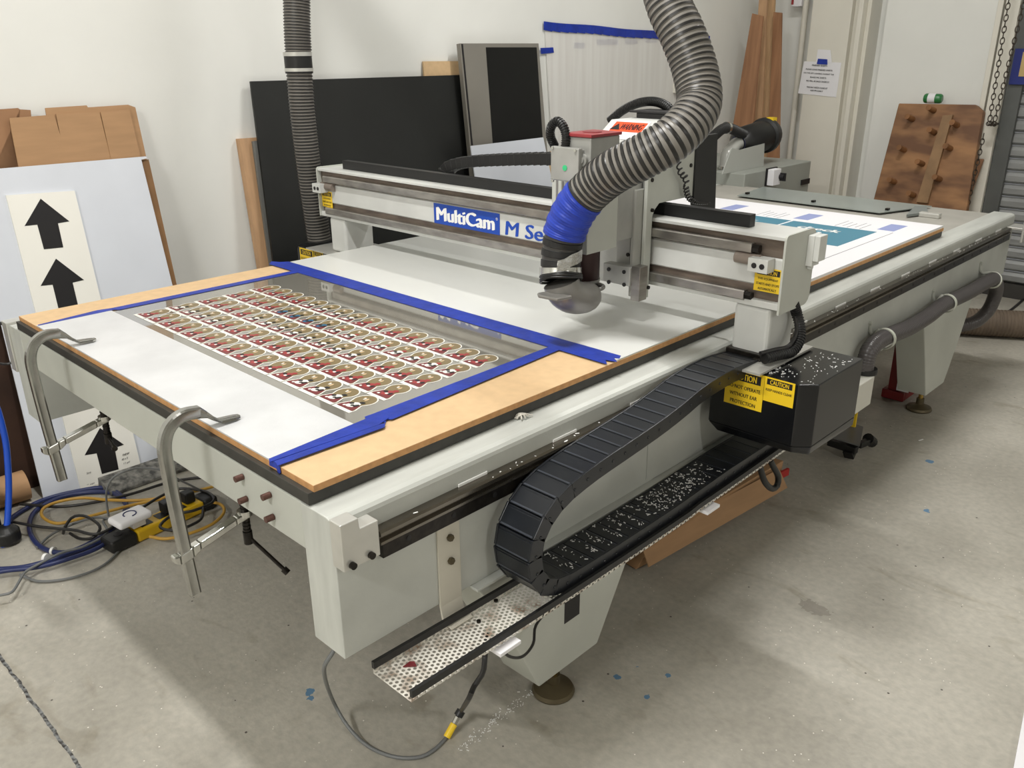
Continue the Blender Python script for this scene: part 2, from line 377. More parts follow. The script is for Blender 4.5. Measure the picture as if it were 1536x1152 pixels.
# steel column box standing proud of the end wall, with its edge ribs
struct('trim_1', MB().box(xs0, xs1, YC, YE, 0, 4.0).box(xs1, xs1+0.05, YC+0.05, YE, 0, 4.0).box(xs1+0.05, xs1+0.085, YC-0.01, YE, 0, 4.0)
       .box(xs1+0.085, xs1+0.115, YC+0.06, YE, 0, 4.0), M_trimw, bevel=0.004)
tag(struct('trim_2', MB().cyl((at(1201, 30, 'y', 5.9).x, 5.96, 0), (at(1201, 30, 'y', 5.9).x, 5.96, 4.0), 0.022, 14), M_trimw, smooth=True), 'white pipe running up the end wall corner')
# door jamb and roll-up door
xj = at(1488, 60, 'y', 5.86).x
struct('trim_3', MB().box(xj, xj+0.035, 5.84, 5.90, 0, 4.0).box(xj+0.05, xd, 5.83, 5.90, 0, 4.0), M_trimw, bevel=0.004)
door = thing('door_1', 'grey roll-up door', 'door', (xd+1.4, 5.87, 0)); del door['label']; del door['category']; tag(door, kind='structure')
mb = MB(); sl = 0.085
for i in range(36):
    z = 0.1+i*sl
    mb.prism([(5.93, z), (5.915, z+0.008), (5.90, z+0.02), (5.90, z+0.055), (5.915, z+0.074), (5.93, z+0.083)], 'x', xd+0.08, xd+2.8)
mb.build('door_curtain', M_door, door)
MB().box(xd+0.005, xd+0.10, 5.86, 5.90, 0, 3.1).build('door_track', M_track, door, bevel=0.003)
MB().box(xd+0.08, xd+2.8, 5.89, 5.93, 0, 0.1).build('bottom_bar', mat('bottom_bar_dark', rgb(60, 58, 55), 0.6), door)

# hand chain of the door
def chain_links(name, x, y, z0, z1, dx, label):
    root = thing(name, label, 'chain', (x, y, z0)); L_ = 0.034; n = int((z1-z0)/0.034)
    me = None
    tor = MB(); pts = []
    for k in range(17):
        a = 2*PI*k/16; pts.append((0.0115*math.cos(a), 0, 0.021*math.sin(a)))
    tor.tube(pts, 0.0034, 6, cap=False)
    first = tor.build('link', M_steeld, root, smooth=True)
    for k in range(n):
        if k == 0: o = first
        elif k < 99: o = first.copy(); C.objects.link(o); o.parent = root
        else: break
        o.location = (dx*k/n, 0, (k+0.5)*0.034); o.rotation_euler = (0, 0.02, (k % 2)*PI/2+0.3)
    return root
q0 = at(1497, 160, 'y', 5.70); q1 = at(1506, 5, 'y', 5.70)
q2 = at(1486, 195, 'y', 5.72); q3 = at(1516, 5, 'y', 5.72)
chain_links('door_chain', q2.x-0.012, 5.70, 1.2, 2.2, -0.03, 'left fall of the steel hand chain hanging beside the roll-up door')
chain_links('door_chain', q2.x+0.02, 5.70, 1.2, 2.2, 0.05, 'right fall of the steel hand chain, slanting towards the roll-up door')
t = chain_links('door_chain', q2.x-0.06, 5.70, 0.30, 1.15, 0.03, 'loose lower length of the steel hand chain behind the peg board')
hb = MB()
for k in range(9):
    a = k*2.4; pts = [(q2.x+0.006+0.018*math.cos(a)+0.014*math.cos(b), 5.69+0.01*math.sin(a), 1.185+0.016*math.sin(a*1.3)+0.014*math.sin(b)) for b in [2*PI*j/10 for j in range(11)]]
    hb.tube(pts, 0.003, 6, cap=False)
hb.box(q2.x-0.01, q2.x+0.012, 5.70, 5.83, 1.17, 1.182)
tag(hb.build('chain_hook', M_steeld, smooth=True), 'small iron hook holding a knot of bunched chain on the door jamb', 'hook')

# wall things
mb = MB(); q = at(1520, 95, 'y', 5.85)
mb.box(q.x, q.x+0.14, 5.835, 5.855, q.z-0.13, q.z+0.09)
o = thing('door_sign', 'dark blue notice with yellowed panel on the roll-up door track', 'sign', (q.x, 5.85, q.z)); mb.build('panel', mat('sign_navy', rgb(32, 44, 120), 0.4), o)
MB().box(q.x+0.05, q.x+0.10, 5.831, 5.836, q.z-0.08, q.z+0.07).build('inset', mat('old_paper', rgb(190, 165, 110), 0.6), o)
q = at(1196, 3, 'y', 5.9)
o = thing('wall_switch_box', 'small white box with a red stripe high beside the white pipe', 'switch box', (q.x, 5.95, q.z))
MB().box(q.x-0.06, q.x+0.02, 5.93, 6.05, q.z-0.03, q.z+0.12).build('case', M_paper, o, bevel=0.004)
MB().box(q.x-0.062, q.x-0.045, 5.925, 5.99, q.z-0.015, q.z+0.12).build('stripe', M_red2, o)

# taped notice on the column
ys = YC-0.004
c = [at(*p, 'y', ys) for p in ((1206, 92), (1262, 94), (1254, 146), (1197, 140))]
sg = thing('paper_notice', 'white printed paper notice hung from a tab with blue tape on the column', 'notice', c[3])
MB().slab(c, (0, -1, 0), 0.002).build('paper', M_paper, sg)
tb = [at(*p, 'y', ys) for p in ((1227, 74), (1246, 75), (1248, 94), (1224, 93))]
tg = [v+Vector((0, -0.003, 0)) for v in tb]; MB().slab(tg, (0, -1, 0), 0.002).build('hanging_tab', M_paper, sg)
tp = [at(*p, 'y', ys-0.006) for p in ((1227, 88), (1241, 89), (1241, 97), (1225, 96))]
MB().slab(tp, (0, -1, 0), 0.001).build('tape', M_tape, sg)
mb = MB(); cc = (c[0]+c[1]+c[2]+c[3])/4; wv = (c[1]-c[0]+c[2]-c[3])/2; W_ = wv.length; wv.normalize(); uv_ = Vector((0, 0, 1)); H_ = 0.25
rows = [('FINISHED SHEETS', .40, .42), ('PLEASE LEAVE FINISHED SHEETS', .70, .30), ('ON THE LEFT, LEANING AGAINST THE', .80, .19), ('BLACK PVC SHEETS', .42, .08), ('WE WILL BE BACK SHORTLY.', .62, -.03), ('THIS BAY NEEDS CLEAR AT', .56, -.21), ('4:00 PM DAILY', .34, -.30)]
for tx, ww, yy in rows: mb.text(tx, cc+wv*(-0.01)+uv_*(yy*H_-0.012)+Vector((0, -0.004, 0)), wv, uv_, width=ww*W_, height=0.0105, bold=0.02, n_off=0.001)
mb.build('printing', M_ink, sg)

# ---------------------------------------------------------------- leaning sheets along the left wall
def lean_plane(xb, slope):            # plane through (xb, *, 0) leaning towards the wall by `slope` per metre
    n = Vector((1, 0, slope)).normalized(); return Vector((xb, 0, 0)), n
def leaning(name, label, cat, pix, xb, slope, t, m, group=None, part=None, me=None, bottom=None):
    P0, n = lean_plane(xb, slope)
    pts = [atp(px, py, P0, n) for px, py in pix]
    if bottom is not None:            # push the last two points down to the floor
        for i in (-2, -1):
            a = pts[i]; up = Vector((-slope, 0, 1)); pts[i] = a-up*(a.z-bottom)
    mb = MB().slab(pts, n, t)
    o = mb.build(name, m, bevel=0.0); tag(o, label, cat, group); return o, P0, n
def leanobj(*a, **k): return leaning(*a, **k)[0]

# big black sheet
leanobj('black_plastic_sheet', 'large black plastic sheet leaning on the wall behind the left hose', 'sheet', [(376, 122), (735, 111), (750, 420), (404, 420)], -2.235, 0.115, 0.012, M_blkp, bottom=0.001)
leanobj('mdf_sheet', 'tan MDF sheet showing only its top corner above the black sheet', 'sheet', [(635, 92), (760, 91), (790, 400), (655, 400)], -2.30, 0.084, 0.010, M_mdf, bottom=0.001)
leanobj('grey_sheet_strip', 'narrow dark grey board standing between the pale plank and the black sheet', 'board', [(379, 212), (392, 210), (425, 400), (400, 400)], -2.275, 0.095, 0.012, mat('grey_board', rgb(108, 108, 104), 0.6), bottom=0.001)
leanobj('pale_plank', 'pale plywood plank standing upright at the left of the black sheet', 'plank', [(359, 208), (386, 206), (415, 400), (390, 400)], -2.30, 0.09, 0.035, M_plyl, bottom=0.001)
# grey-framed panel with black window, in front of the black sheet
P0, n = lean_plane(-2.19, 0.105)
gp = thing('grey_framed_panel', 'grey panel with a large black window leaning at the right end of the black sheet', 'panel', (-2.19, 2.9, 0))
pts = [atp(*p, P0, n) for p in ((690, 65), (808, 65), (826, 240), (708, 240))]
up = Vector((-0.105, 0, 1)); pts[2] = pts[2]-up*(pts[2].z-0.002); pts[3] = pts[3]-up*(pts[3].z-0.002)
MB().slab(pts, n, 0.03).build('panel', M_pvc, gp, bevel=0.002)
mb = MB(); q = [atp(*p, P0+n*0.002, n) for p in ((729, 71), (805, 71), (816, 236), (741, 236))]; mb.slab(q, n, 0.002); mb.build('black_window', M_pvcd, gp)
mb = MB(); q = [atp(*p, P0+n*0.003, n) for p in ((692.5, 66), (694.5, 66), (709.5, 218), (707.5, 218))]; mb.slab(q, n, 0.004); mb.build('groove', M_ink, gp)
leanobj('white_offcut', 'white board offcut leaning low in front of the grey framed panel', 'sheet', [(706, 219), (815, 206), (840, 330), (716, 290)], -2.12, 0.10, 0.006, M_coolw)
leanobj('tan_offcut', 'tan MDF offcut showing low under the white offcut behind the gantry', 'sheet', [(760, 268), (830, 225), (850, 330), (740, 330)], -2.17, 0.11, 0.009, M_mdf)
# translucent plastic taped to the wall
fl = thing('plastic_curtain', 'translucent plastic sheet hung on the wall with blue tape', 'plastic sheet', (XW+0.02, 4, 1))
def wpt(px, py, x=XW+0.014): return at(px, py, 'x', x)
TL = wpt(818, 36); TR = wpt(1065, 52); BL = wpt(830, 262, XW+0.014); BR = wpt(1068, 262, XW+0.014)
mb = MB(); nu, nv = 60, 14; g = []
for j in range(nv+1):
    for i in range(nu+1):
        u, v = i/nu, j/nv; p = TL.lerp(TR, u).lerp(BL.lerp(BR, u), v)
        p.x = XW+0.007+v*(0.0025*math.sin(u*26+v*0.8)+0.003*math.sin(u*13+1)+0.012); g.append(p)
mb.add(g, [(j*(nu+1)+i, j*(nu+1)+i+1, (j+1)*(nu+1)+i+1, (j+1)*(nu+1)+i) for j in range(nv) for i in range(nu)])
mb.build('film', M_film, fl, smooth='open')
mb = MB(); N_ = 20; A = [wpt(816+(1065-816)*k/N_, 32+(54-32)*k/N_+math.sin(k*0.8)*0.7, XW+0.014) for k in range(N_+1)]
for k in range(N_): mb.slab([A[k], A[k+1], A[k+1]-Vector((0, 0, 0.052)), A[k]-Vector((0, 0, 0.047))], (1, 0, 0), 0.002)
mb.build('tape_strip', M_tape, fl)
mb = MB().slab([wpt(*p, XW+0.014) for p in ((811, 72), (830, 71), (831, 79), (812, 81))], (1, 0, 0), 0.002); mb.build('tape_tab', M_tape, fl)
for x0, x1, y0, y1 in ((862, 877, 64, 72), (896, 927, 59, 67), (938, 956, 58, 66), (969, 985, 56, 64)): MB().slab([wpt(*p, XW+0.0035) for p in ((x0, y0), (x1, y0), (x1, y1), (x0, y1))], (1, 0, 0), 0.003).build('faded_tape', mat('tape_faded', rgb(120, 124, 160), 0.6), fl)
q = at(1010, 135, 'x', XW)
tag(MB().box(XW, XW+0.05, q.y-0.02, q.y+0.06, q.z-0.02, q.z+0.30).build('wall_bracket', M_trimw, bevel=0.004), 'small white bracket on the wall beside the big hose', 'bracket')

# cardboard, white board, arrow strip
P0, n = lean_plane(-2.215, 0.135)
def cpx(P0, n, pix): return [atp(px, py, P0, n) for px, py in pix]
def cdrop(pts, ids, slope, z=0.002):
    up = Vector((-slope, 0, 1))
    for i in ids: pts[i] = pts[i]-up*(pts[i].z-z)
    return pts
pb = cdrop(cpx(P0, n, [(68, 162), (130, 158), (132, 161), (192, 157), (203, 161), (262, 425), (72, 425)]), (5, 6), 0.135)
tag(MB().slab(pb, n, 0.006).build('cardboard_sheet', M_card), 'rearmost folded cardboard sheet, its dark corner reaching highest on the wall', 'cardboard')
P1 = P0+Vector((0.010, 0, 0)); cb = thing('cardboard_carton', 'flattened cardboard carton with slotted flaps sticking up behind the white board', 'cardboard', (-2.20, 0.5, 0))
pf = cdrop(cpx(P1, n, [(14, 177), (82, 172), (91, 203), (85, 171), (150, 167), (195, 164), (212, 235), (250, 420), (30, 420)]), (7, 8), 0.135)
mb = MB().slab(cdrop(cpx(P1, n, [(14, 177), (81, 172), (90.5, 203), (84, 171), (149, 168), (167, 240), (200, 420), (40, 420), (18, 200)]), (6, 7), 0.135), n, 0.006); mb.build('left_flap', M_card, cb)
P1b = P1+Vector((0.003, 0, 0))
mb = MB().slab(cdrop(cpx(P1b, n, [(151, 168), (194, 164), (210, 232), (248, 420), (205, 420)]), (3, 4), 0.135), n, 0.006); mb.build('right_flap', M_card, cb)
P2 = P0+Vector((-0.008, 0, 0))
q = cpx(P2, n, [(-60, 168), (27, 162), (30, 164), (46, 165), (47, 175), (30, 176), (5, 300), (-60, 300)]); a_ = cpx(P2, n, [(0, 560)])[0].y
q[6] = q[5]-Vector((-.135, 0, 1))*.45; q.insert(7, Vector((P2.x-.135*.805, min(a_-.15, q[0].y+.3), .805))); q[8] = Vector((P2.x-.135*.805, q[0].y, .805)); q[6] = Vector((P2.x-.135*.9, q[5].y, .9))
mb = MB().slab(q, n, 0.006)
tag(mb.build('cardboard_sheet', mat('cardboard_dark', rgb(150, 112, 80), 0.78, var=0.08, scale=6)), 'cardboard sheet with torn top at the left edge of the stack', 'cardboard')
Pk = P0+Vector((0.020, 0, 0))
mb = MB().slab(cdrop(cpx(Pk, n, [(205, 240), (223, 239), (266, 420), (230, 420)]), (2, 3), 0.135), n, 0.010)
tag(mb.build('brown_board', mat('hardboard_brown', rgb(138, 102, 66), 0.6, var=0.2)), 'brown hardboard sheet whose edge shows right behind the white board', 'board')
Pw, nw = lean_plane(-2.165, 0.150)
pw = cpx(Pw, nw, [(-70, 257), (218, 234), (222, 236), (220, 239), (213, 239), (268, 470), (250, 697), (66, 750), (-60, 300)])
pw = cpx(Pw, nw, [(0, 252), (219, 234.5), (221, 237.5), (212, 239.5), (258, 425)])
yR = pw[4].y; a = atp(66, 750, Pw, nw); b = atp(0, 480, Pw, nw)
poly = [Vector((pw[0].x, -0.02, pw[0].z)), pw[1], pw[2], pw[3], pw[4], Vector((-2.165, yR+0.05, 0.002)), Vector((-2.165, a.y, 0.002)), b, Vector((b.x, -0.02, b.z))]
poly = [Vector((Pw.x-0.150*p.z, p.y, p.z)) for p in poly]
tag(MB().slab(poly, nw, 0.006).build('white_board', M_coolw), 'large cool white board leaning on the wall behind the arrow strip', 'board')
Pa = Pw+nw*0.009; ap = cpx(Pa, nw, [(8, 293), (112, 285), (148, 448), (214, 712), (121, 738), (45, 420)])
ar = thing('arrow_sign_strip', 'long off-white strip with three black up arrows leaning on the white board', 'sign', (-2.16, 0.4, 0))
a0 = cpx(Pa, nw, [(9, 293), (112, 286), (214, 710), (122, 736)])
MB().slab(a0, nw, 0.008).build('strip', M_signw, ar)
Pb_ = Pa+nw*0.001
for k, px in enumerate(([(61, 298), (104, 332), (87, 335), (95, 371), (66, 374), (56, 337), (37, 339)],
           [(84, 388), (126, 420), (109, 424), (120, 470), (92, 480), (79, 427), (61, 429)],
           [(150, 642), (186, 667), (172, 672), (178, 704), (153, 711), (145, 680), (127, 683)])):
    mb = MB(); q = cpx(Pb_, nw, px); mb.slab(q, nw, 0.001); mb.build('arrow', M_ink, ar)
mb = MB(); Uw = Vector((-0.15, 0, 1)).normalized()
for (px, py, tx, wd) in ((189, 681, 'new', 14), (187, 688, '40 x 8', 12), (190, 694, '12 gal', 13), (133, 709, 'line', 8), (136, 726, '* up', 14)):
    mb.text(tx, atp(px, py, Pb_, nw), (0, 1, 0.0), Uw, width=wd*0.0022, height=0.009, n_off=0.001, shear=0.3)
mb.build('handwriting', mat('pencil', rgb(70, 68, 68), 0.6), ar)
# rough slab edge on the floor behind the cables
tag(MB().prism([(-2.13, 0.002), (-2.00, 0.002), (-2.00, 0.016), (-2.12, 0.045)], 'y', 0.30, 1.5).build('rough_mat', M_slab, bevel=0.003), 'rough speckled rubber mat lying along the foot of the white board', 'mat')
mb = MB().cyl((-2.245, -0.45, 0.062), (-2.235, 0.07, 0.062), 0.06, 24)
tag(mb.build('cardboard_tube', M_card, smooth=True), 'cardboard tube lying on the floor at the left picture edge', 'tube')
tag(MB().box(-2.435, -2.315, -0.9, 0.14, 0.002, 0.80).build('dark_plank', mat('dark_plank', rgb(62, 42, 32), 0.6, var=0.3)), 'dark brown board behind the bright blue hose at the left edge', 'board')

# ---------------------------------------------------------------- boards standing in the far corner
for nm, lab, pix, y0, m in (
    ('cedar_board', 'leftmost reddish board of the four in the corner, with a dark knot', [(1128, 20), (1144, 24), (1133, 190), (1103, 190)], 5.44, M_cedar),
    ('cedar_board', 'tallest board of the four in the corner, reaching out of the frame', [(1141, -40), (1152, -40), (1146, 235), (1128, 235)], 5.56, M_plyl),
    ('cedar_board', 'pale narrow batten right behind the tallest corner board', [(1152, -40), (1164, -40), (1155, 235), (1145, 235)], 5.66, mat('batten', rgb(196, 160, 120), 0.6, var=0.15, scale=8, stretch=(6, 6, .5))),
    ('cedar_board', 'rightmost reddish board of the four in the corner, with a pale knot', [(1160, 18), (1172, 19), (1173, 236), (1156, 236)], 5.60, M_cedar)):
    pts = [at(px, py, 'y', y0) for px, py in pix]
    for i in (2, 3):
        k = 1 if i == 2 else 0; d = (pts[i]-pts[k]); pts[i] = pts[k]+d*((pts[k].z-0.002)/(pts[k].z-pts[i].z))
        pts[i].y = y0-0.10
    nn = (pts[1]-pts[0]).cross(pts[3]-pts[0]).normalized()
    if nn.y > 0: nn = -nn
    mn = min(p.x for p in pts)
    if mn < XW+0.03:
        for p in pts: p.x += (XW+0.03-mn)
    tag(MB().slab(pts, nn, 0.022).build(nm, m, bevel=0.002), lab, 'board', 'boards in the corner')

# peg board
pgp, png = Vector((0, 5.55, 0)), Vector((0, -1, 0.17)).normalized()
# leans: y = 5.55 + 0.17*z
def pg(px, py, off=0): return atp(px, py, pgp+png*off, png)
pegb = thing('peg_board', 'thick plywood board with rows of wooden pegs leaning on the end wall', 'board', (-0.85, 5.6, 0))
q = [pg(1348, 155), pg(1464, 157), pg(1475, 167), pg(1447, 330), pg(1310, 300)]
dn = Vector((0, -0.17, -1))
def drop(p, z=0.003): return p+dn*(p.z-z)
e1 = q[3]; e0 = q[4]
dR = (q[3]-q[2]); q3 = q[2]+dR*((q[2].z-0.003)/(q[2].z-q[3].z)); dL = (q[4]-q[0]); q4 = q[0]+dL*((q[0].z-0.003)/(q[0].z-q[4].z))
MB().slab([q[0], q[1], q[2], q3, q4], png, 0.06).build('panel', M_ply, pegb, bevel=0.006)
st_ = [pg(1427, 172, 0.03), pg(1432, 176, 0.03), pg(1389, 303, 0.03), pg(1377, 301, 0.03), pg(1417, 172, 0.03)]
MB().slab([pg(1414, 173, .03), pg(1429, 172, .03), pg(1391, 305, .03), pg(1374, 303, .03)], png, 0.03).build('batten', mat('batten_wood', rgb(150, 118, 84), 0.6, var=0.25), pegb, bevel=0.002)
pegs = [(1397, 165), (1365, 178), (1398, 198), (1353, 224), (1380, 245), (1338, 272), (1367, 292), (1432, 187), (1422, 222), (1406, 268), (1397, 317), (1364, 172)][:11]
for k, (px, py) in enumerate(pegs):
    b_ = pg(px+4, py+1); MB().cyl(b_, b_+png*0.085+Vector((-0.012, 0, 0.01)), 0.019, 14).build('peg', M_pegd, pegb, smooth=True)
# green can on top
cn = thing('drink_can', 'green drink can lying on top of the peg board', 'can', q[0].lerp(q[1], .42))
zc = q[0].lerp(q[1], .5); ax = Vector((1, 0.0, 0)); cc0 = Vector((at(1386, 150, 'y', zc.y+.03).x, zc.y+.03, zc.z+0.034))
MB().lathe([(0.012, 0), (0.026, 0.001), (0.029, 0.004), (0.0325, 0.012), (0.0325, 0.108), (0.027, 0.118), (0.024, 0.12)], cc0, (1, 0, 0)).build('body', M_green, cn, smooth=True)
MB().lathe([(0.0327, 0.03), (0.0332, 0.035), (0.0332, 0.07), (0.0327, 0.078)], cc0, (1, 0.0, 0), n=28).build('white_band', M_paper, cn, smooth=True)
# brown lath beside the peg board
q = [at(1462, 236, 'y', 5.75), at(1467, 240, 'y', 5.75)]
A = at(1467, 238, 'y', 5.80); tag(MB().slab([A, A+Vector((0.035, 0, 0)), Vector((A.x-0.06, 5.60, 0.002)), Vector((A.x-0.10, 5.60, 0.002))], (0, -1, .15), 0.02).build('brown_lath', M_cedar), 'thin reddish lath leaning behind the right edge of the peg board', 'lath')

# ---------------------------------------------------------------- vacuum pump cabinet with filter behind the table
vc = thing('pump_cabinet', 'grey metal vacuum pump cabinet behind the far end of the table', 'cabinet', (-1.7, 4.5, 0))
cx1, cy0 = -1.42, 4.09
MB().box(-2.2, cx1, cy0, 4.98, 0.03, 0.94).build('body', mat('cabinet_grey', rgb(152, 155, 148), 0.5, var=0.07, scale=3), vc, bevel=0.006)
q = at(1158, 265, 'x', cx1)
sw = MB().box(cx1, cx1+0.012, q.y-0.09, q.y+0.04, q.z-0.05, q.z+0.06).build('switch_plate', M_ink, vc)
MB().box(cx1+0.012, cx1+0.055, q.y-0.085, q.y+0.01, q.z-0.045, q.z+0.055).build('switch_box', M_paper, sw, bevel=0.003)
MB().cyl((cx1+0.05, q.y+0.0, q.z+0.005), (cx1+0.085, q.y+0.0, q.z+0.005), 0.018, 16).box(cx1+0.056, cx1+0.095, q.y-.005, q.y+.005, q.z-.02, q.z+.03).build('rotary_knob', M_ink, sw)
q = at(1207, 273, 'x', cx1); MB().box(cx1, cx1+0.008, q.y-0.06, q.y+0.06, q.z-0.015, q.z+0.02).build('slot_handle', M_ink, vc)
# filter on top
fr = thing('air_filter', 'black cylindrical air filter canister on a bracket on top of the pump cabinet', 'filter', (-1.6, 4.4, 0.94))
FXp = -1.62; c0 = at(1112, 213, 'x', FXp); c1 = at(1153, 200, 'x', FXp); zf = 1.10
A = Vector((FXp, c0.y, c0.z-0.005)); B = Vector((FXp, c1.y, c1.z-0.005)); d = (B-A)
MB().lathe([(0.05, -0.04), (0.07, -0.02), (0.098, 0.02), (0.10, d.length*0.75), (0.094, d.length*0.77), (0.115, d.length*0.8), (0.115, d.length*0.9), (0.10, d.length), (0.05, d.length+0.01)], A, d).build('canister', M_rub, fr, smooth=True)
dd = d.normalized(); q = A+dd*d.length*.8; MB().box(q.x+0.01, q.x+0.06, q.y, q.y+0.05, q.z+0.095, q.z+0.118).build('yellow_tag', M_yel, fr)
q = at(1140, 240, 'x', FXp+0.1); pl_ = [at(p[0], p[1], 'x', FXp+0.1) for p in ((1085, 243), (1098, 222), (1110, 225), (1147, 215), (1146, 243))]
zb = 0.941
pl_ = [Vector((FXp+0.1, pl_[0].y, zb)), pl_[1], pl_[2], pl_[3], Vector((FXp+0.1, pl_[4].y, zb))]
MB().slab(pl_, (1, 0, 0), 0.005).build('bracket', mat('bracket_grey', rgb(176, 178, 172), .45), fr)
e0 = A-dd*0.04; pf_ = [e0+dd*0.02, e0-dd*0.03, e0-dd*0.08+Vector((0, 0, -0.03)), Vector((FXp, e0.y-0.12, 1.03)), Vector((FXp, e0.y-0.125, 0.945))]
MB().tube(spline(pf_, 0.012), 0.042, 20).build('elbow_pipe', M_pipe, fr, smooth=True)
MB().cyl((FXp, e0.y-0.125, 0.942), (FXp, e0.y-0.125, 0.962), 0.05, 22).build('clamp_ring', M_chrome, fr, smooth=True)
MB().cyl(e0+dd*0.0, e0+dd*0.035, 0.052, 22).build('collar', mat('collar_navy', rgb(60, 64, 100), .4), fr, smooth=True)
A2 = A+Vector((0.02, 0, 0.05)); ps = [A2, at(1090, 192, 'x', FXp+0.03), at(1070, 205, 'x', FXp+0.05), at(1050, 235, 'x', FXp+0.05)+Vector((0, 0, 0.03)), at(1035, 300, 'x', FXp+.05)]
hs = thing('filter_hose', 'black hose arching from the air filter towards the gantry', 'hose', A2)
corrug(MB(), ps, 0.032, 0.014, 0.003, 16, 0, 0).build('hose', M_rub, hs, smooth=True)
q = Vector(ps[1]); MB().cyl(q+Vector((0, 0.012, 0.0)), q-Vector((0, 0.012, -0.002)), 0.036, 20).build('band', M_chrome, hs, smooth=True)

# ================================================================ ROUTER TABLE
tb = thing('router_table', 'long grey steel bed of the flatbed router with black phenolic top and tapered legs', 'cnc machine', (-0.8, 2.1, 0))
def beam_prof(xo, s):                 # outer side at xo, s=+1 right / -1 left
    r = [(xo-s*0.103, 0.55), (xo-s*0.103, 0.862), (xo-s*0.020, 0.862), (xo-s*0.008, 0.859), (xo-s*0.002, 0.853), (xo, 0.845), (xo, 0.55)]
    return r
MB().prism(beam_prof(0.073, 1), 'y', 0.0, 4.2).build('side_beam', M_greyw, tb, bevel=0.002)
MB().prism(beam_prof(-1.69, -1), 'y', 0.0, 4.2).build('side_beam', M_greyw, tb, bevel=0.002)
MB().box(-1.60, -0.029, 0.001, 0.06, 0.757, 0.862).build('front_beam', M_grey, tb, bevel=0.003)
MB().box(-1.60, -0.029, 0.06, 4.12, 0.80, 0.8615).build('deck', mat('deck_dusty', rgb(168, 165, 157), 0.6, var=0.1, scale=6), tb)
MB().box(-1.6, -0.001, 0.001, 3.345, 0.8645, 0.8895).build('phenolic_bed', M_blackedge, tb, bevel=0.001)
# seams and access plates on the side
MB().box(0.0732, 0.0745, 1.00, 1.004, 0.56, 0.745).build('seam', M_greyw, tb)
for yy in (0.33, 3.72):               # hinge-side ledge
    pass
MB().box(0.05, 0.094, 0.34, 4.1, 0.542, 0.549).build('bottom_flange', M_greyw, tb, bevel=0.001)
# bolts in the end face
for px, py in ((405, 742), (410, 775), (364, 715), (370, 748)):
    q = at(px, py, 'y', 0.0); mb = MB().cyl(q, q+Vector((0, -0.018, 0)), 0.007, 12); mb.build('bolt', M_brown, tb, smooth=True)
# legs
def leg(xa, xb, y0, s=1):
    prof = [(y0-0.35, 0.551), (y0-0.107, 0.331), (y0, 0.122), (y0+0.236, 0.122), (y0+0.36, 0.332), (y0+0.46, 0.551)]
    prof = [(y0-0.22, 0.551), (y0-0.105, 0.335), (y0, 0.122), (y0+0.240, 0.122), (y0+0.36, 0.332), (y0+0.465, 0.551)]
    lg = MB().prism(prof, 'x', xa, xb).build('leg', M_grey, tb, bevel=0.004)
    xm = (xa+xb)/2+0.01; ym = y0+0.12
    ft = MB().lathe([(0.058, 0.001), (0.06, 0.006), (0.055, 0.016), (0.025, 0.028), (0.018, 0.032), (0.018, 0.06)], (xm, ym, 0)).build('levelling_foot', M_pad, lg, smooth=True)
    MB().cyl((xm, ym, 0.05), (xm, ym, 0.125), 0.011, 14).cyl((xm, ym, 0.085), (xm, ym, 0.103), 0.02, 6).build('threaded_stud', M_brass, ft)
    return lg
l1 = leg(-0.06, 0.073, 0.57); leg(-0.06, 0.073, 3.29); leg(-1.69, -1.557, 0.57); leg(-1.69, -1.557, 3.29)
q = at(858, 905, 'x', 0.0745); MB().box(0.0732, 0.0745, 0.665, 0.725, 0.268, 0.335).build('black_sticker', M_ink, l1)
# linear rail, rack and end block
rail = MB().prism([(0.073, 0.780), (0.098, 0.780), (0.098, 0.786), (0.090, 0.790), (0.090, 0.795), (0.099, 0.799), (0.099, 0.806), (0.094, 0.810), (0.073, 0.810)], 'y', 0.088, 4.08).build('linear_rail', mat('rail_dark_steel', rgb(120, 114, 104), .22, metal=.9, var=.3, scale=9, stretch=(1, .3, 1)), tb)
rk = MB().box(0.073, 0.092, 0.095, 4.10, 0.745, 0.780).build('gear_rack', M_rack, tb, bevel=0.001)
for k in range(33):
    if k == 0: h0 = MB().cyl((0.0915, 0.16, 0.763), (0.0928, 0.16, 0.763), 0.006, 10).build('rack_hole', M_ink, rk); l0 = h0.location.copy()
    else: h_ = h0.copy(); C.objects.link(h_); h_.parent = rk; h_.location = l0+Vector((0, k*.12, 0))
for k in range(13):
    y = 0.31+k*0.299
    if 1.2 < y < 1.6: continue
    MB().box(0.0735, 0.0765, y, y+0.085, 0.809, 0.817).build('white_clip', M_chip, tb, bevel=0.002)
bl = MB().prism([(0.769, -0.006), (0.769, 0.078), (0.838, 0.078), (0.838, 0.042), (0.868, 0.030), (0.868, -0.006)][::1] and [(-0.006, 0.769), (0.078, 0.769), (0.078, 0.845), (0.052, 0.845), (0.036, 0.845), (0.034, 0.868), (-0.006, 0.868)], 'x', 0.073, 0.108).build('end_block', M_aluL, tb, bevel=0.002)
for y, z in ((0.012, 0.778), (0.055, 0.780)): MB().cyl((0.107, y, z), (0.116, y, z), 0.007, 12).build('block_bolt', M_rack, bl)
MB().prism([(-1.725, 0.79), (-1.69, 0.79), (-1.69, 0.833), (-1.725, 0.833)], 'y', 0.088, 4.08).build('linear_rail', M_chrome, tb)
MB().box(-1.735, -1.69, -0.006, 0.06, 0.70, 0.866).build('end_block', M_aluL, tb, bevel=0.002)
MB().box(0.073, 0.15, 4.08, 4.2, 0.80, 0.812).box(0.145, 0.155, 4.08, 4.2, 0.74, 0.86).build('far_bracket', M_aluL, tb, bevel=0.002)
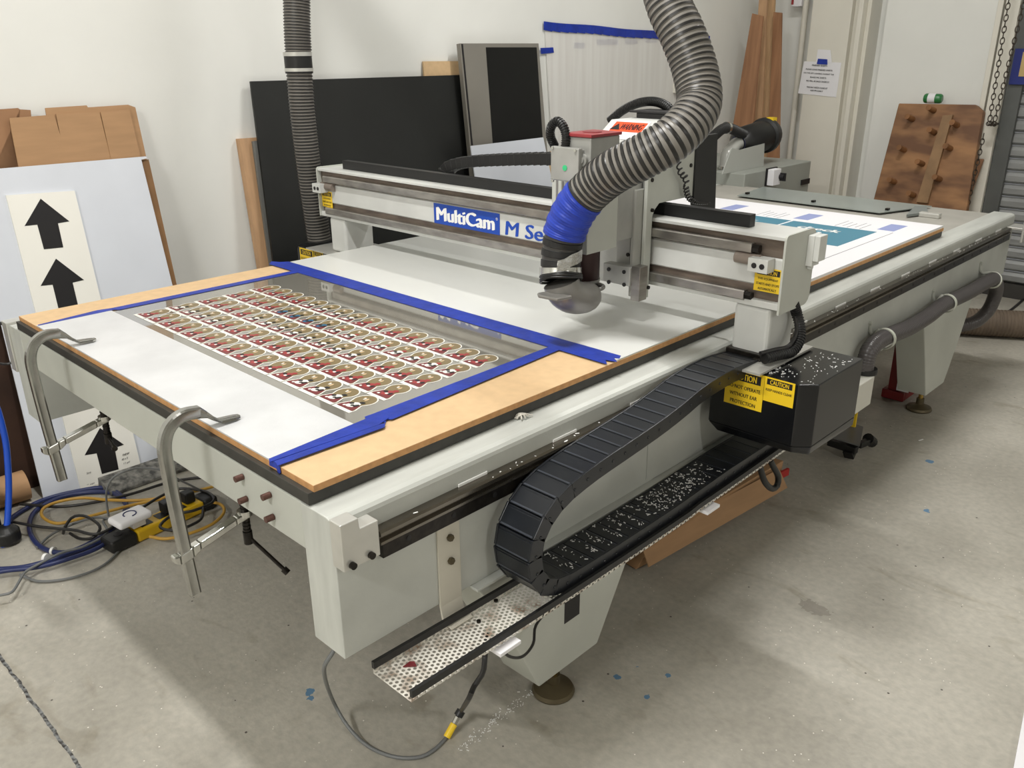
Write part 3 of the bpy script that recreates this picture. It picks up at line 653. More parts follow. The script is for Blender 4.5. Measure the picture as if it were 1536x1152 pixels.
# J bracket
jp = [(0.0735, 0.77), (0.0785, 0.77), (0.0785, 0.545), (0.085, 0.520), (0.10, 0.509), (0.112, 0.506), (0.112, 0.5035), (0.097, 0.505), (0.080, 0.515), (0.0735, 0.545)]
for yb in (0.245,):
    o = MB().prism(jp, 'y', yb, yb+0.062).build('tray_bracket', mat('bracket_cream', rgb(205, 200, 186), .45, var=.06), tb, bevel=0.001)
    for z in (0.706, 0.649): MB().cyl((0.0785, yb+0.032, z), (0.0865, yb+0.032, z), 0.008, 6).build('bracket_bolt', M_pad, o)
# perforated tray with black edging
def tray_uv(o):
    me = o.data; uvl = me.uv_layers.new(name='UVMap')
    for poly in me.polygons:
        nn = poly.normal
        for li in poly.loop_indices:
            c = me.vertices[me.loops[li].vertex_index].co
            uvl.data[li].uv = (c.y, c.x if abs(nn.z) > 0.5 else c.z)
def sag(y): return 0.505-0.012*math.sin(max(0, min(1, (y-0.05)/1.5))*PI)+(0.004 if y > 1 else 0)
X0, X1 = 0.100, 0.218
mb = MB(); ys = [0.045+k*0.05 for k in range(31)]
for a, b in zip(ys, ys[1:]):
    for (xa, za, xb, zb) in ((X0, 0.0, X1, 0.0), (X0, 0.0, X0, 0.022), (X1, 0.0, X1, 0.022)):
        mb.add([(xa, a, sag(a)+za-.0), (xb, a, sag(a)+zb), (xb, b, sag(b)+zb), (xa, b, sag(b)+za)], [(0, 1, 2, 3)])
tr = mb.build('cable_tray', M_perf, tb, smooth='open'); tray_uv(tr)
for xx in (X0, X1):
    mb = MB()
    for a, b in zip(ys, ys[1:]):
        A = [(xx-0.004, a, sag(a)+0.012), (xx+0.004, a, sag(a)+0.012), (xx+0.004, a, sag(a)+0.028), (xx-0.004, a, sag(a)+0.028)]
        B = [(p[0], b, p[2]+sag(b)-sag(a)) for p in A]; mb.loft(A, B)
    mb.build('edge_trim', M_rub, tr)
for px, py in ((718, 933), (744, 902)):
    q = at(px, py, 'z', 0.5); MB().cyl((q.x, q.y, q.z), (q.x, q.y, q.z+0.004), 0.005, 10).build('tray_bolt', M_rack, tr)
q = at(615, 1000, 'z', 0.503); MB().slab([q+Vector((-.008, -.012, .003)), q+Vector((.012, .008, .004)), q+Vector((0.0, .012, .006)), q+Vector((-.01, .008, .003))], (0, 0, 1), .002).build('maroon_scrap', M_capred, tr)
for y in (0.268, 1.063): MB().box(0.20, 0.236, y, y+0.062, 0.487, 0.496).build('tray_clip', M_paper, tr, bevel=0.001)
# rear cover plate + latch
cp = [at(*p, 'z', 0.875) for p in ((1106, 293), (1320, 319), (1398, 309), (1145, 280))]
rp = MB().slab(cp, (0, 0, 1), 0.004).build('rear_cover_plate', mat('rear_plate', rgb(150, 158, 154), 0.3, var=0.05, metal=0.2), tb)
for px, py in ((1122, 291), (1221, 303), (1332, 315)):
    q = at(px, py, 'z', 0.875); MB().box(q.x-0.008, q.x+0.008, q.y-0.02, q.y+0.005, 0.875, 0.886).build('plate_screw', M_rack, rp)
MB().slab([at(*p, 'z', 0.880) for p in ((1360, 322), (1392, 318), (1390, 309), (1372, 309))], (0, 0, 1), 0.012).build('rear_plate_end', mat('rear_plate2', rgb(120, 126, 124), 0.4), rp)
q = at(1395, 322, 'z', 0.875); MB().box(q.x-.05, q.x+.05, q.y-.02, q.y+.02, 0.862, 0.885).build('latch', M_aluL, tb, bevel=0.004)
# rope scrap and handprint scratches on the beam
q = at(780, 627, 'z', 0.863); mb = MB()
for k in range(4): mb.tube(spline([q+Vector((0.004*k-.01, -0.012, 0.002)), q+Vector((0.01*math.sin(k), 0, 0.012)), q+Vector((0.015, 0.012*k-.01, 0.004))], 0.004), 0.0018, 6)
tag(mb.build('string_scrap', mat('string', rgb(200, 196, 186), 0.8)), 'small knotted scrap of white string on the right side beam', 'string')

# ================================================================ sheets on the bed
MB_ = MB().box(-1.603, 0.002, 0.013, 3.345, 0.890, 0.904)
sp = thing('spoilboard', 'tan MDF spoilboard covering the black bed', 'board', (-0.8, 1.6, 0.89))
MB().box(-1.603, 0.002, 0.013, 3.345, 0.8898, 0.9035).build('board', M_mdf, sp)
MB().box(-1.6032, 0.0024, 0.0126, 3.3454, 0.8896, 0.9025).build('edge_band', M_mdfe, sp)
tag(MB().box(-1.446, -0.140, 0.012, 0.230, 0.9036, 0.9076).build('white_plastic_sheet', M_white, bevel=0.0005), 'narrow scuffed white plastic sheet at the near end under both clamps', 'sheet')
tag(MB().box(-1.597, 0.001, 0.945, 2.02, 0.9036, 0.9076).build('white_plastic_sheet', M_whiteg, bevel=0.0005), 'large clean white plastic sheet lying under the gantry', 'sheet')
ac = thing('acrylic_sheet', 'glossy grey acrylic sheet printed with rows of player cards, taped to the spoilboard', 'sheet', (-0.8, 0.58, 0.904))
MB().box(-1.425, -0.165, 0.230, 0.915, 0.9036, 0.9066).build('sheet', M_acr, ac)
# printed cards: white cut line, maroon base, olive round top, a small figure
def card_mesh(kind, seed):
    rnd = random.Random(seed); mb = MB(); z0 = 0.0
    def outline(g):
        pts = [(-0.030-g, -0.004-g), (0.030+g, -0.004-g), (0.030+g, 0.010+g*.4), (0.0195+g, 0.036)]
        cx, cy, r = 0, 0.062, 0.0285+g
        for k in range(17):
            a = -0.55+(PI+1.10)*k/16; pts.append((cx+r*math.cos(a), cy+r*math.sin(a)))
        pts += [(-0.0195-g, 0.036), (-0.030-g, 0.010+g*.4)]
        return pts
    def poly(pts, z, mi): mb.add([(a, b, z) for a, b in pts], [list(range(len(pts)))], mi)
    poly(outline(0.0034), 0.0002, 0)
    poly(outline(0.0), 0.0004, 1)
    poly([(-0.032, -0.008), (0.032, -0.008), (0.032, 0.004), (-0.032, 0.004)], 0.0006, 0)
    poly([(-0.028, 0.003), (0.028, 0.003), (0.028, 0.010), (0.020, 0.034), (-0.020, 0.034), (-0.028, 0.010)], 0.0006, 2)
    def blob(cx, cy, rx, ry, mi, z, n=9):
        o = rnd.random()*6; poly([(cx+rx*(0.8+0.35*rnd.random())*math.cos(o+2*PI*k/n), cy+ry*(0.8+0.35*rnd.random())*math.sin(o+2*PI*k/n)) for k in range(n)], z, mi)
    body = {0: 3, 1: 0, 2: 5, 3: 0}[kind]; dk = 6
    blob(0.0, 0.022, 0.013, 0.010, body, 0.0008); blob(0.004, 0.037, 0.013, 0.008, body if kind != 3 else 0, 0.0009)
    blob(-0.008, 0.031, 0.007, 0.006, dk, 0.0010); blob(0.012, 0.028, 0.005, 0.008, dk, 0.0010); blob(0.010, 0.048, 0.008, 0.006, dk if kind in (1, 2) else 3, 0.0011)
    blob(-0.014, 0.014, 0.005, 0.004, 0, 0.0010, 6); blob(0.003, 0.024, 0.005, 0.005, 0 if kind == 0 else 6, 0.0012, 7)
    blob(0.002, 0.066, 0.004, 0.008, 4, 0.0010, 7); blob(-0.006, 0.067, 0.003, 0.006, 0, 0.0011, 6); blob(-0.011, 0.072, 0.003, 0.004, 4, 0.0010, 5)
    return mb
cmats = [M_whp, M_olive, M_capred, M_red2, M_tan, M_cyan, M_ink]
protos = {}
for kind in range(4):
    for sd in (1, 2):
        protos[(kind, sd)] = None
layout = [[0]*12+[1]*4, [1]*4+[0]*12, [0]*4+[1]*8+[0]*4, [0]*4+[2]*4+[3]*8, [0]*4+[1]*4+[0]*8]
for r in range(5):
    for k in range(16):
        kind = layout[r][k]; sd = 1+(k//4+r) % 2; key = (kind, sd)
        loc = Vector((-1.311+k*0.0702, 0.2655+r*0.0985, 0.9067))-worldloc(ac)
        if protos[key] is None:
            o = card_mesh(kind, kind*7+sd).build('printed_card', cmats, None, smooth='open'); o.parent = ac; protos[key] = o
        else:
            o = protos[key].copy(); C.objects.link(o); o.parent = ac
        o.location = loc
# blue masking tape
def tape(name, label, polys, z=0.9077, t=0.0006):
    mb = MB()
    for p in polys: mb.prism(p, 'z', z, z+t)
    return tag(mb.build(name, M_tape), label, 'tape')
tape('masking_tape', 'wide double strip of blue masking tape running across the bed behind the acrylic', [[(-1.62, 0.900), (-1.655, 0.93), (-1.62, 0.945), (-1.60, 0.973), (-0.6, 0.972), (-0.01, 0.975), (0.0, 0.955), (-0.012, 0.948), (0.012, 0.93), (-0.02, 0.922), (0.004, 0.898), (-0.7, 0.902), (-1.2, 0.900)]], 0.9078)
tape('masking_tape', 'thin blue masking tape line along the far left edge of the acrylic', [[(-1.437, 0.015), (-1.446, 0.016), (-1.472, 0.20), (-1.462, 0.245), (-1.462, 0.90), (-1.425, 0.90), (-1.425, 0.25), (-1.4385, 0.24)]], 0.9078)
tape('masking_tape', 'blue masking tape along the right edge of the acrylic sheet', [[(-0.197, 0.90), (-0.160, 0.90), (-0.124, 0.30), (-0.135, 0.292), (-0.12, 0.280), (-0.165, 0.262), (-0.180, 0.268), (-0.1795, 0.29)]], 0.9079)
tape('masking_tape', 'short doubled blue masking tape pair with raised edge at the near right corner', [[(-0.148, 0.010), (-0.134, 0.004), (-0.120, 0.262), (-0.134, 0.30), (-0.167, 0.272)], [(-0.131, 0.012), (-0.109, 0.006), (-0.101, 0.262), (-0.116, 0.276), (-0.119, 0.268)]], 0.9085, 0.0014)
tag(MB().slab([(-0.150, 0.0115, 0.9095), (-0.112, 0.0115, 0.9095), (-0.108, 0.0095, 0.893), (-0.116, 0.0095, 0.884), (-0.122, 0.0095, 0.897), (-0.148, 0.0095, 0.895)], (0, -1, 0), 0.0008).build('tape_end', M_tape), 'ragged blue tape end folded down over the near edge of the bed', 'tape')

# print on board at the far end
pr = thing('printed_board', 'white foam board printed with teal panels lying at the far end of the bed', 'board', (-0.8, 2.7, 0.904))
MB().box(-1.597, 0.0, 2.02, 3.34, 0.9036, 0.9135).build('board', M_paper, pr)
zt = 0.9137
for xa, xb in ((-0.549, -0.161), (-0.945, -0.560), (-1.34, -0.955)): MB().box(xa, xb, 2.612, 3.005, zt-.001, zt).build('teal_panel', M_teal, pr)
for xo in (0, -0.395, -0.79): MB().box(-0.185+xo, -0.112+xo, 3.06, 3.225, zt-.001, zt).build('lavender_block', M_pur, pr)
mb = MB(); mb.box(-0.104, -0.101, 2.0+0.03, 3.03, zt-.001, zt)
for k in range(5):
    for xo in (0, -0.395): mb.box(-0.36+k*0.028+xo, -0.357+k*0.028+xo, 3.02+0.02*(k % 2), 3.17-0.02*(k % 3), zt-.001, zt)
mb.build('printed_lines', mat('print_grey', rgb(96, 96, 104), .5), pr)
mb = MB()
for xo in (0, -0.395): mb.text('check\nin?', (-0.37+xo, 2.85, zt), (1, 0, 0), (0, 1, 0), width=0.19, n_off=0.0006, bold=0.03)
mb.build('white_lettering', M_chip, pr)

# ================================================================ GANTRY
gt = thing('router_gantry', 'off-white gantry beam with blue and white lettering spanning the bed', 'gantry', (-0.83, 1.42, 0.85))
gp_ = [(1.338, 1.0), (1.338, 1.018), (1.352, 1.020), (1.352, 1.058), (1.346, 1.062), (1.346, 1.135), (1.352, 1.139), (1.352, 1.188), (1.336, 1.190), (1.336, 1.199), (1.49, 1.199), (1.49, 1.0)]
MB().prism(gp_, 'x', -1.90, 0.237).build('beam', M_beam, gt, bevel=0.001)
MB().prism([(1.3515, 1.020), (1.3515, 1.058), (1.353, 1.058), (1.353, 1.02)], 'x', -1.899, 0.236).prism([(1.3515, 1.139), (1.3515, 1.188), (1.353, 1.188), (1.353, 1.139)], 'x', -1.899, 0.236).build('rail_recess', M_dirty, gt)
MB().prism([(1.33, 1.148), (1.333, 1.145), (1.353, 1.145), (1.353, 1.172), (1.333, 1.172), (1.33, 1.169)], 'x', -1.86, 0.145).build('upper_rail', M_steel, gt)
MB().prism([(1.33, 1.016), (1.333, 1.013), (1.353, 1.013), (1.353, 1.040), (1.333, 1.040), (1.33, 1.037)], 'x', -1.86, 0.135).build('lower_rail', M_steel, gt)
for xx, zz in ((0.145, 1.158), (0.135, 1.026)): MB().cyl((xx, 1.342, zz), (xx+0.02, 1.342, zz), 0.012, 6).build('rail_end_nut', M_rack, gt)
def rp_(y0, y1, z0, z1, r, keep=()):
    out = []
    for cy, cz, a0 in ((y1-r, z0+r, -90), (y1-r, z1-r, 0), (y0+r*.4, z1-r*.4, 90)):
        rr = r if a0 != 90 else r*.4
        for k in range(7):
            a = math.radians(a0+15*k); out.append((cy+rr*math.cos(a), cz+rr*math.sin(a)))
    out.append((y0, z0)); return out
MB().prism(rp_(1.332, 1.506, 0.990, 1.205, 0.03), 'x', 0.237, 0.243).build('end_plate', M_grey, gt)
MB().prism(rp_(1.332, 1.506, 1.0, 1.205, 0.03), 'x', -1.906, -1.90).build('end_plate', M_grey, gt)
MB().box(0.243, 0.262, 1.455, 1.50, 1.105, 1.190).box(0.262, 0.278, 1.455, 1.50, 1.12, 1.190).cyl((0.243, 1.475, 1.10), (0.256, 1.475, 1.10), 0.008).build('sensor_block', M_beam, gt, bevel=0.002)
MB().box(0.104, 0.214, 1.342, 1.49, 0.853, 1.0).build('post', M_beam, gt, bevel=0.012, seg=3)
MB().box(-1.852, -1.742, 1.342, 1.49, 0.853, 1.0).build('post', M_beam, gt, bevel=0.012, seg=3)
MB().box(0.10, 0.262, 1.225, 1.535, 0.8505, 0.8565).build('carriage_plate', M_aluL, gt)
MB().box(-1.99, -1.74, 1.30, 1.56, 0.846, 0.852).build('carriage_plate', M_aluL, gt)
# end-stop bumpers with two holes
for xb, s in ((0.152, 1), (-1.905, -1)):
    o = MB().box(xb, xb+0.058, 1.305, 1.345, 1.103, 1.140).build('stop_block', M_beam, gt, bevel=0.001)
    MB().cyl((xb-0.055 if s > 0 else xb+0.11, 1.34, 1.128), (xb+0.02, 1.34, 1.128), 0.016, 20).build('bumper', mat('worn_bumper', rgb(140, 128, 118), .4, var=.3), o, smooth=True)
    for dx in (0.019, 0.042): MB().cyl((xb+dx, 1.3035, 1.121), (xb+dx, 1.306, 1.121), 0.0075, 14).build('bolt_hole', M_ink, o)
# caution labels
def caution(parent, o, R_, U_, w_, h_, lines, hd='CAUTION', off=0.001):
    R_ = Vector(R_).normalized(); U_ = Vector(U_).normalized(); n = R_.cross(U_); o = Vector(o)
    mb = MB().slab([o+n*off, o+R_*w_+n*off, o+R_*w_+U_*h_+n*off, o+U_*h_+n*off], n, off*0.9); lb = mb.build('caution_label', M_yel, parent)
    mb = MB().frame(o+n*off, R_, U_, [(0.08*w_, h_*.70), (0.92*w_, h_*.70), (0.92*w_, h_*.94), (0.08*w_, h_*.94)], 0.0004)
    mb.build('label_header', M_ink, lb)
    mb = MB().text(hd, o+R_*w_*.5+U_*h_*.82+n*off, R_, U_, width=w_*.62, height=h_*.17, n_off=0.0009, bold=0.012); mb.build('header_lettering', M_yel, lb)
    mb = MB(); k = len(lines)
    for i, (t_, ww) in enumerate(lines): mb.text(t_, o+R_*w_*.5+U_*h_*(.60-(i+.35)*(.62/max(k, 2)))+n*off, R_, U_, width=w_*ww, height=h_*.10, n_off=0.0006, bold=0.016)
    mb.build('lettering', M_ink, lb)
    return lb
L3 = [('THIS EQUIPMENT', .76), ('STARTS AND STOPS', .84), ('AUTOMATICALLY', .68)]
caution(gt, (0.155, 1.3455, 1.044), (1, 0, 0), (0, 0, 1), 0.080, 0.066, L3, off=0.0006+0.0)
caution(gt, (-1.898, 1.3455, 1.040), (1, 0, 0), (0, 0, 1), 0.075, 0.066, L3, off=0.0006)
# logo
A = (-1.168, 1.3458, 1.0625); lg = MB().box(-1.168, -0.823, 1.3445, 1.3455, 1.060, 1.1345).build('logo_panel', M_logo, gt)
MB().text('MultiCam', (-1.000, 1.3445, 1.0975), (1, 0, 0), (0, 0, 1), width=0.300, height=0.048, n_off=0.0008, bold=0.045).text('®', (-0.836, 1.3445, 1.115), (1, 0, 0), (0, 0, 1), width=0.010, n_off=0.0008).build('logo_lettering', M_chip, lg)
MB().text('M Series', (-0.795, 1.346, 1.066), (1, 0, 0), (0, 0, 1), width=0.305, height=0.048, n_off=0.0008, bold=0.03, center=False, shear=0.08).build('series_lettering', M_logo, gt)
# black cable trough on top
tr2 = MB().box(-1.80, at(1124, 341, 'y', 1.395).x, 1.395, 1.425, 1.1995, 1.234).build('cable_trough', M_rub, gt, bevel=0.001)
# black motor cover, right side
def octo(x0, x1, y0, y1, c): return [(x0+c, y0), (x1-c, y0), (x1, y0+c), (x1, y1), (x0, y1), (x0, y0+c)]
mcv = MB().prism([(0.105, 1.25), (0.362, 1.25), (0.400, 1.285), (0.400, 1.56), (0.105, 1.56)], 'z', 0.668, 0.846).loft(
    [(0.105, 1.25, .668), (0.362, 1.25, .668), (0.400, 1.285, .668), (0.400, 1.56, .668), (0.105, 1.56, .668)],
    [(0.130, 1.262, .640), (0.360, 1.256, .648), (0.395, 1.287, .642), (0.398, 1.56, .640), (0.13, 1.56, .640)]).build('motor_cover', M_cover, gt, bevel=0.003)
caution(mcv, (0.150, 1.2488, 0.740), (1, 0, 0), (0, 0, 1), 0.115, 0.106, [('DO NOT OPERATE', .86), ('WITHOUT EAR', .72), ('PROTECTION', .66)], off=0.0008)
caution(mcv, (0.266, 1.2488, 0.777), (1, 0, 0), (0, 0, 1), 0.086, 0.069, [('KEEP HANDS CLEAR', .86)], off=0.0008)
random.seed(9)
def chips(name, label, gen, n, parent=None):
    mb = MB()
    for k in range(n):
        p, U1, U2 = gen(k); s = random.uniform(.0007, .0022); a = random.random()*PI; l = random.choice((1, 1, 1.6, 2.4))
        u = U1*math.cos(a)+U2*math.sin(a); v = -U1*math.sin(a)+U2*math.cos(a); nn = U1.cross(U2)
        q = [p+u*s*l+v*s*.6, p-u*s*l+v*s*.5, p-u*s*l-v*s*.6, p+u*s*l-v*s*.5]
        mb.loft([x+nn*.0004 for x in q], [x+nn*.0016 for x in q])
    o = mb.build(name, M_chip, parent)
    return tag(o, label, 'chips' if label else None, kind='stuff')
ex, ey, ez = Vector((1, 0, 0)), Vector((0, 1, 0)), Vector((0, 0, 1))
def g1(k):
    if k < 150: return Vector((min(.39, max(.12, random.gauss(.215, .04))), min(1.5, max(1.26, random.gauss(1.32, .035))), .846)), ex, ey
    return Vector((random.uniform(.12, .39), random.uniform(1.27, 1.53), .846)), ex, ey
chips('plastic_chips', 'white plastic chips scattered on the black motor cover', g1, 260)
# left motor cover
lc = MB().box(-2.13, -1.90, 1.33, 1.56, 0.60, 0.842).build('motor_cover', M_cover, gt, bevel=0.02)
MB().box(-1.92, -1.85, 1.33, 1.56, 0.77, 0.83).build('motor_plate', M_aluL, gt, bevel=0.002)
caution(lc, (-2.09, 1.3292, 0.735), (1, 0, 0), (0, 0, 1), 0.11, 0.10, [('DO NOT OPERATE', .86), ('WITHOUT EAR', .72), ('PROTECTION', .66)], off=0.0008)
caution(lc, (-1.975, 1.3292, 0.77), (1, 0, 0), (0, 0, 1), 0.07, 0.065, [('KEEP HANDS CLEAR', .86)], off=0.0008)
# bundled conduit curling round the right post
cd_ = thing('cable_conduit', 'black corrugated conduit curling round the right gantry post', 'conduit', (0.22, 1.40, 0.86))
cp_ = [at(1145, 550, 'x', 0.235), at(1168, 545, 'x', 0.25), at(1188, 530, 'x', 0.262), at(1199, 510, 'x', 0.262), at(1200, 490, 'x', 0.25), at(1195, 470, 'x', 0.235), at(1190, 455, 'x', .232)]
cp_ = [Vector((p.x, p.y, max(p.z, .876))) for p in cp_]
corrug(MB(), cp_, 0.0155, 0.008, 0.002, 14, 0, 0).build('conduit', M_rub, cd_, smooth=True)
MB().tube(spline([p+Vector((-.008, -.010, .016)) for p in cp_], 0.01), 0.006, 8).build('cable', M_cable_blk, cd_, smooth=True)

# gantry cable chain behind the beam
gc = thing('gantry_cable_chain', 'black cable chain looping above the gantry trough towards the spindle', 'cable chain', (-1.0, 1.45, 1.24))
pp = [at(838, 238, 'y', 1.50), at(800, 238, 'y', 1.50), at(740, 240, 'y', 1.50), at(700, 243, 'y', 1.50), at(676, 250, 'y', 1.50), at(668, 262, 'y', 1.5), at(676, 272, 'y', 1.5)]
pp = spline(pp, 0.031)
first = None
for i, (a, b) in enumerate(zip(pp, pp[1:])):
    d = (b-a).normalized(); up_ = Vector((d.z, 0, -d.x)) if d.x < 0 else Vector((-d.z, 0, d.x)); L_ = (b-a).length
    if first is None:
        mb = MB(); mb.box(-.0145, .0165, -.028, .028, -.0195, .0195); mb.box(-.017, -.013, -.0285, .0285, -.0215, .0215)
        first = mb.build('chain_link', M_rub, None, bevel=0.003); o = first
    else: o = first.copy(); C.objects.link(o)
    o.parent = gc; o.location = (a+b)/2-worldloc(gc); o.rotation_euler = (0, math.atan2(-d.z, d.x), 0)

# ================================================================ SPINDLE HEAD
hd = thing('spindle_head', 'grey router spindle carriage riding on the gantry, red-topped motor and warning sign', 'router head', (-0.25, 1.28, 1.0))
xc = -0.178
ck = [(1.297, 0.963), (1.337, 0.963), (1.337, 1.207), (1.352, 1.245), (1.50, 1.245), (1.60, 1.245), (1.60, 1.42), (1.297, 1.42)]
MB().prism([(1.297, 0.963), (1.3285, 0.963), (1.3285, 1.207), (1.34, 1.225), (1.36, 1.240), (1.60, 1.240), (1.60, 1.42), (1.297, 1.42)], 'x', xc-0.012, xc).build('cheek_plate', M_grey, hd, bevel=0.002)
MB().prism([(1.297, 0.963), (1.3285, 0.963), (1.3285, 1.24), (1.60, 1.24), (1.60, 1.40), (1.297, 1.40)], 'x', -0.47, -0.458).build('cheek_plate', M_grey, hd, bevel=0.002)
MB().box(-0.46, -0.19, 1.305, 1.325, 0.99, 1.40).build('back_plate', M_alu, hd, bevel=0.002)
MB().box(-0.46, -0.19, 1.48, 1.60, 1.24, 1.40).build('rear_housing', M_grey, hd, bevel=0.004)
for px, py in ((978, 270), (1036, 248)):
    q = at(px, py, 'x', xc); MB().cyl((xc, q.y, q.z), (xc+.003, q.y, q.z), 0.006, 12).build('cheek_bolt', M_rack, hd)
for py in (316, 430):
    q = at(974, py, 'x', xc); MB().cyl((xc, 1.322, q.z), (xc+.006, 1.322, q.z), 0.006, 6).build('cheek_bolt', M_rack, hd)
def hx(px, y): return at(px, 360, 'y', y).x
q0 = at(946, 284, 'y', 1.262); q1 = at(959, 440, 'y', 1.262)
MB().box(at(946, 350, 'y', 1.262).x, -0.192, 1.262, 1.304, 0.975, q0.z).build('slide_rail', mat('slide_grey', rgb(172, 172, 166), .4, var=.12), hd, bevel=0.003)
sb = MB().box(at(926, 350, 'y', 1.275).x, at(946, 350, 'y', 1.275).x, 1.275, 1.305, 1.02, 1.30).build('slide_plate', M_alu, hd, bevel=0.001)
for px, py in ((943, 302), (942, 382)):
    q = at(px, py, 'y', 1.274); MB().cyl((q.x, 1.2755, q.z), (q.x, 1.272, q.z), 0.006, 12).build('plate_bolt', M_rack, sb)
b0 = at(905, 392, 'y', 1.225); b1 = at(944, 432, 'y', 1.225)
bk = MB().box(b0.x, b1.x, 1.225, 1.262, b1.z+.004, b0.z-.004).build('mount_bracket', M_alu, hd, bevel=0.002)
for px, py in ((913, 404), (936, 408), (913, 423), (936, 427)):
    q = at(px, py, 'y', 1.224); MB().cyl((q.x, 1.226, q.z), (q.x, 1.2225, q.z), 0.006, 12).build('bracket_bolt', M_ink, bk)
MB().box(b1.x, b1.x+0.03, 1.232, 1.27, 0.975, b0.z).build('steel_guide', M_steel, hd, bevel=0.001)
# lower cover, spindle, motor
MB().box(-0.33, -0.20, 1.056, 1.19, 1.134, 1.335).build('spindle_cover', M_grey, hd, bevel=0.002)
MB().box(-0.33, -0.20, 1.19, 1.30, 1.15, 1.34).build('z_carriage', M_alu, hd, bevel=0.002)
sc = Vector((-0.268, 1.125, 0))
MB().lathe([(0.046, 1.045), (0.048, 1.05), (0.048, 1.14)], sc).build('spindle', mat('spindle_dark', rgb(62, 44, 44), .35, metal=.4), hd, smooth=True)
MB().lathe([(0.020, 0.985), (0.022, 1.0), (0.042, 1.035), (0.05, 1.038), (0.05, 1.046)], sc).build('collet_nose', M_alu, hd, smooth=True)
mt_ = MB().box(-0.262, -0.17, 1.025, 1.147, 1.336, 1.448).build('motor_housing', M_alu, hd, bevel=0.003)
mc_ = MB().box(-0.266, -0.166, 1.021, 1.151, 1.4485, 1.457).build('red_motor_cap', M_red, hd, bevel=0.002)
MB().lathe([(0.026, 0), (0.026, 0.0015), (0.022, 0.0025)], (-0.216, 1.086, 1.457)).build('cap_boss', mat('red_boss', rgb(128, 40, 46), .4), mc_, smooth=True)
q = at(875, 240, 'y', 1.024); MB().cyl((q.x, 1.026, q.z), (q.x, 1.016, q.z), 0.016, 16).cyl((q.x, 1.016, q.z), (q.x, 1.012, q.z), .009, 12).build('cable_gland', M_alu, mt_, smooth=True)
# junction box with green dot
j0 = at(826, 219, 'y', 1.0); j1 = at(867, 277, 'y', 1.0)
jb = MB().box(j0.x, j1.x, 1.0, 1.016, j1.z+.004, j0.z).box(j0.x+.004, j1.x-.002, 1.016, 1.05, j1.z+.008, j0.z-.004).build('junction_box', M_alu, hd, bevel=0.003)
for px, py in ((829, 222), (863, 226), (863, 271), (829, 271)):
    q = at(px, py, 'y', .999); MB().cyl((q.x, 1.001, q.z), (q.x, .9965, q.z), .004, 10).build('lid_screw', M_chrome, jb)
q = at(847, 252, 'y', .999); MB().cyl((q.x, 1.001, q.z), (q.x, .9985, q.z), .0075, 20).build('green_dot', mat('green_dot', rgb(60, 196, 130), .4), jb)
corrug(MB(), [at(848, 219, 'y', 1.02), at(849, 205, 'y', 1.02), at(845, 190, 'y', 1.02), at(836, 182, 'y', 1.02), at(827, 190, 'y', 1.02), at(826, 205, 'y', 1.03), at(832, 219, 'y', 1.05)], 0.0125, 0.006, 0.002, 14, 0, 0).build('loop_conduit', M_rub, hd, smooth=True)
MB().cyl((j0.x-.004, 1.06, at(818, 268, 'y', 1.06).z), (j0.x-.004, 1.06, at(818, 322, 'y', 1.06).z), .006, 12).cyl((j0.x-.004, 1.06, at(818, 322, 'y', 1.06).z), (j0.x-.004, 1.06, at(818, 332, 'y', 1.06).z), .010, 12).box(j0.x-.01, -0.30, 1.055, 1.068, 1.275, 1.29).build('probe_rod', M_cast, hd, smooth=True)
MB().cyl((at(837, 282, 'y', 1.06).x, 1.06, 1.33), (at(837, 282, 'y', 1.06).x, 1.06, 1.26), .006, 12).build('probe_rod', M_cast, hd, smooth=True)
# sloped warning cover behind
Wn = Vector((0.0, -0.55, 0.835)).normalized(); W0 = Vector((-0.33, 1.36, 1.452))
wp = [atp(*p, W0, Wn) for p in ((893, 199), (918, 179), (990, 183), (1010, 200), (1000, 240), (900, 240))]
wc = MB(); zb = 1.36
pl4 = [atp(*p, W0, Wn) for p in ((896, 197), (917, 179), (1000, 186), (985, 232))]
yk = max(p.y for p in pl4); xl, xr = pl4[1].x, -0.19
prof = [(1.30, 1.34)]+[(y, W0.z+(y-W0.y)*0.55/0.835) for y in (1.30, pl4[1].y)]+[(1.60, W0.z+(pl4[1].y-W0.y)*0.55/0.835), (1.60, 1.34)]
MB().prism(prof, 'x', xl, xr).build('sloped_cover', M_beam, hd, bevel=0.003)
sq = [atp(*p, W0+Wn*.001, Wn) for p in ((907, 197), (925, 180), (977, 184), (955, 212))]
o_, r_ = sq[0], (sq[1]-sq[0])
Rv = Vector((1, 0, 0)); Uv = Vector((0, .835, .55)).normalized()
wdt = sq[2].x-sq[1].x; top = sq[1]; hh = min(0.13, (top-Vector((top.x, 1.30, top.z))).length*1.1)
SO = Vector((sq[1].x, top.y, top.z))-Uv*hh
lb = MB().slab([SO+Wn*.001, SO+Rv*wdt+Wn*.001, SO+Rv*wdt+Uv*hh+Wn*.001, SO+Uv*hh+Wn*.001], Wn, .0009).build('warning_sign', M_paper, hd)
MB().frame(SO+Wn*.001, Rv, Uv, [(.05*wdt, hh-.052), (.95*wdt, hh-.052), (.95*wdt, hh-.008), (.05*wdt, hh-.008)], .0006).build('orange_band', M_orange, lb)
mb = MB().text('WARNING', SO+Rv*wdt*.60+Uv*(hh-.030)+Wn*.001, Rv, Uv, width=wdt*.60, height=.026, n_off=.0012, bold=.012, shear=.2)
c_ = SO+Rv*wdt*.17+Uv*(hh-.032)+Wn*.0022; mb.add([c_+Rv*-.018-Uv*.013, c_+Rv*.018-Uv*.013, c_+Uv*.016], [(0, 1, 2)])
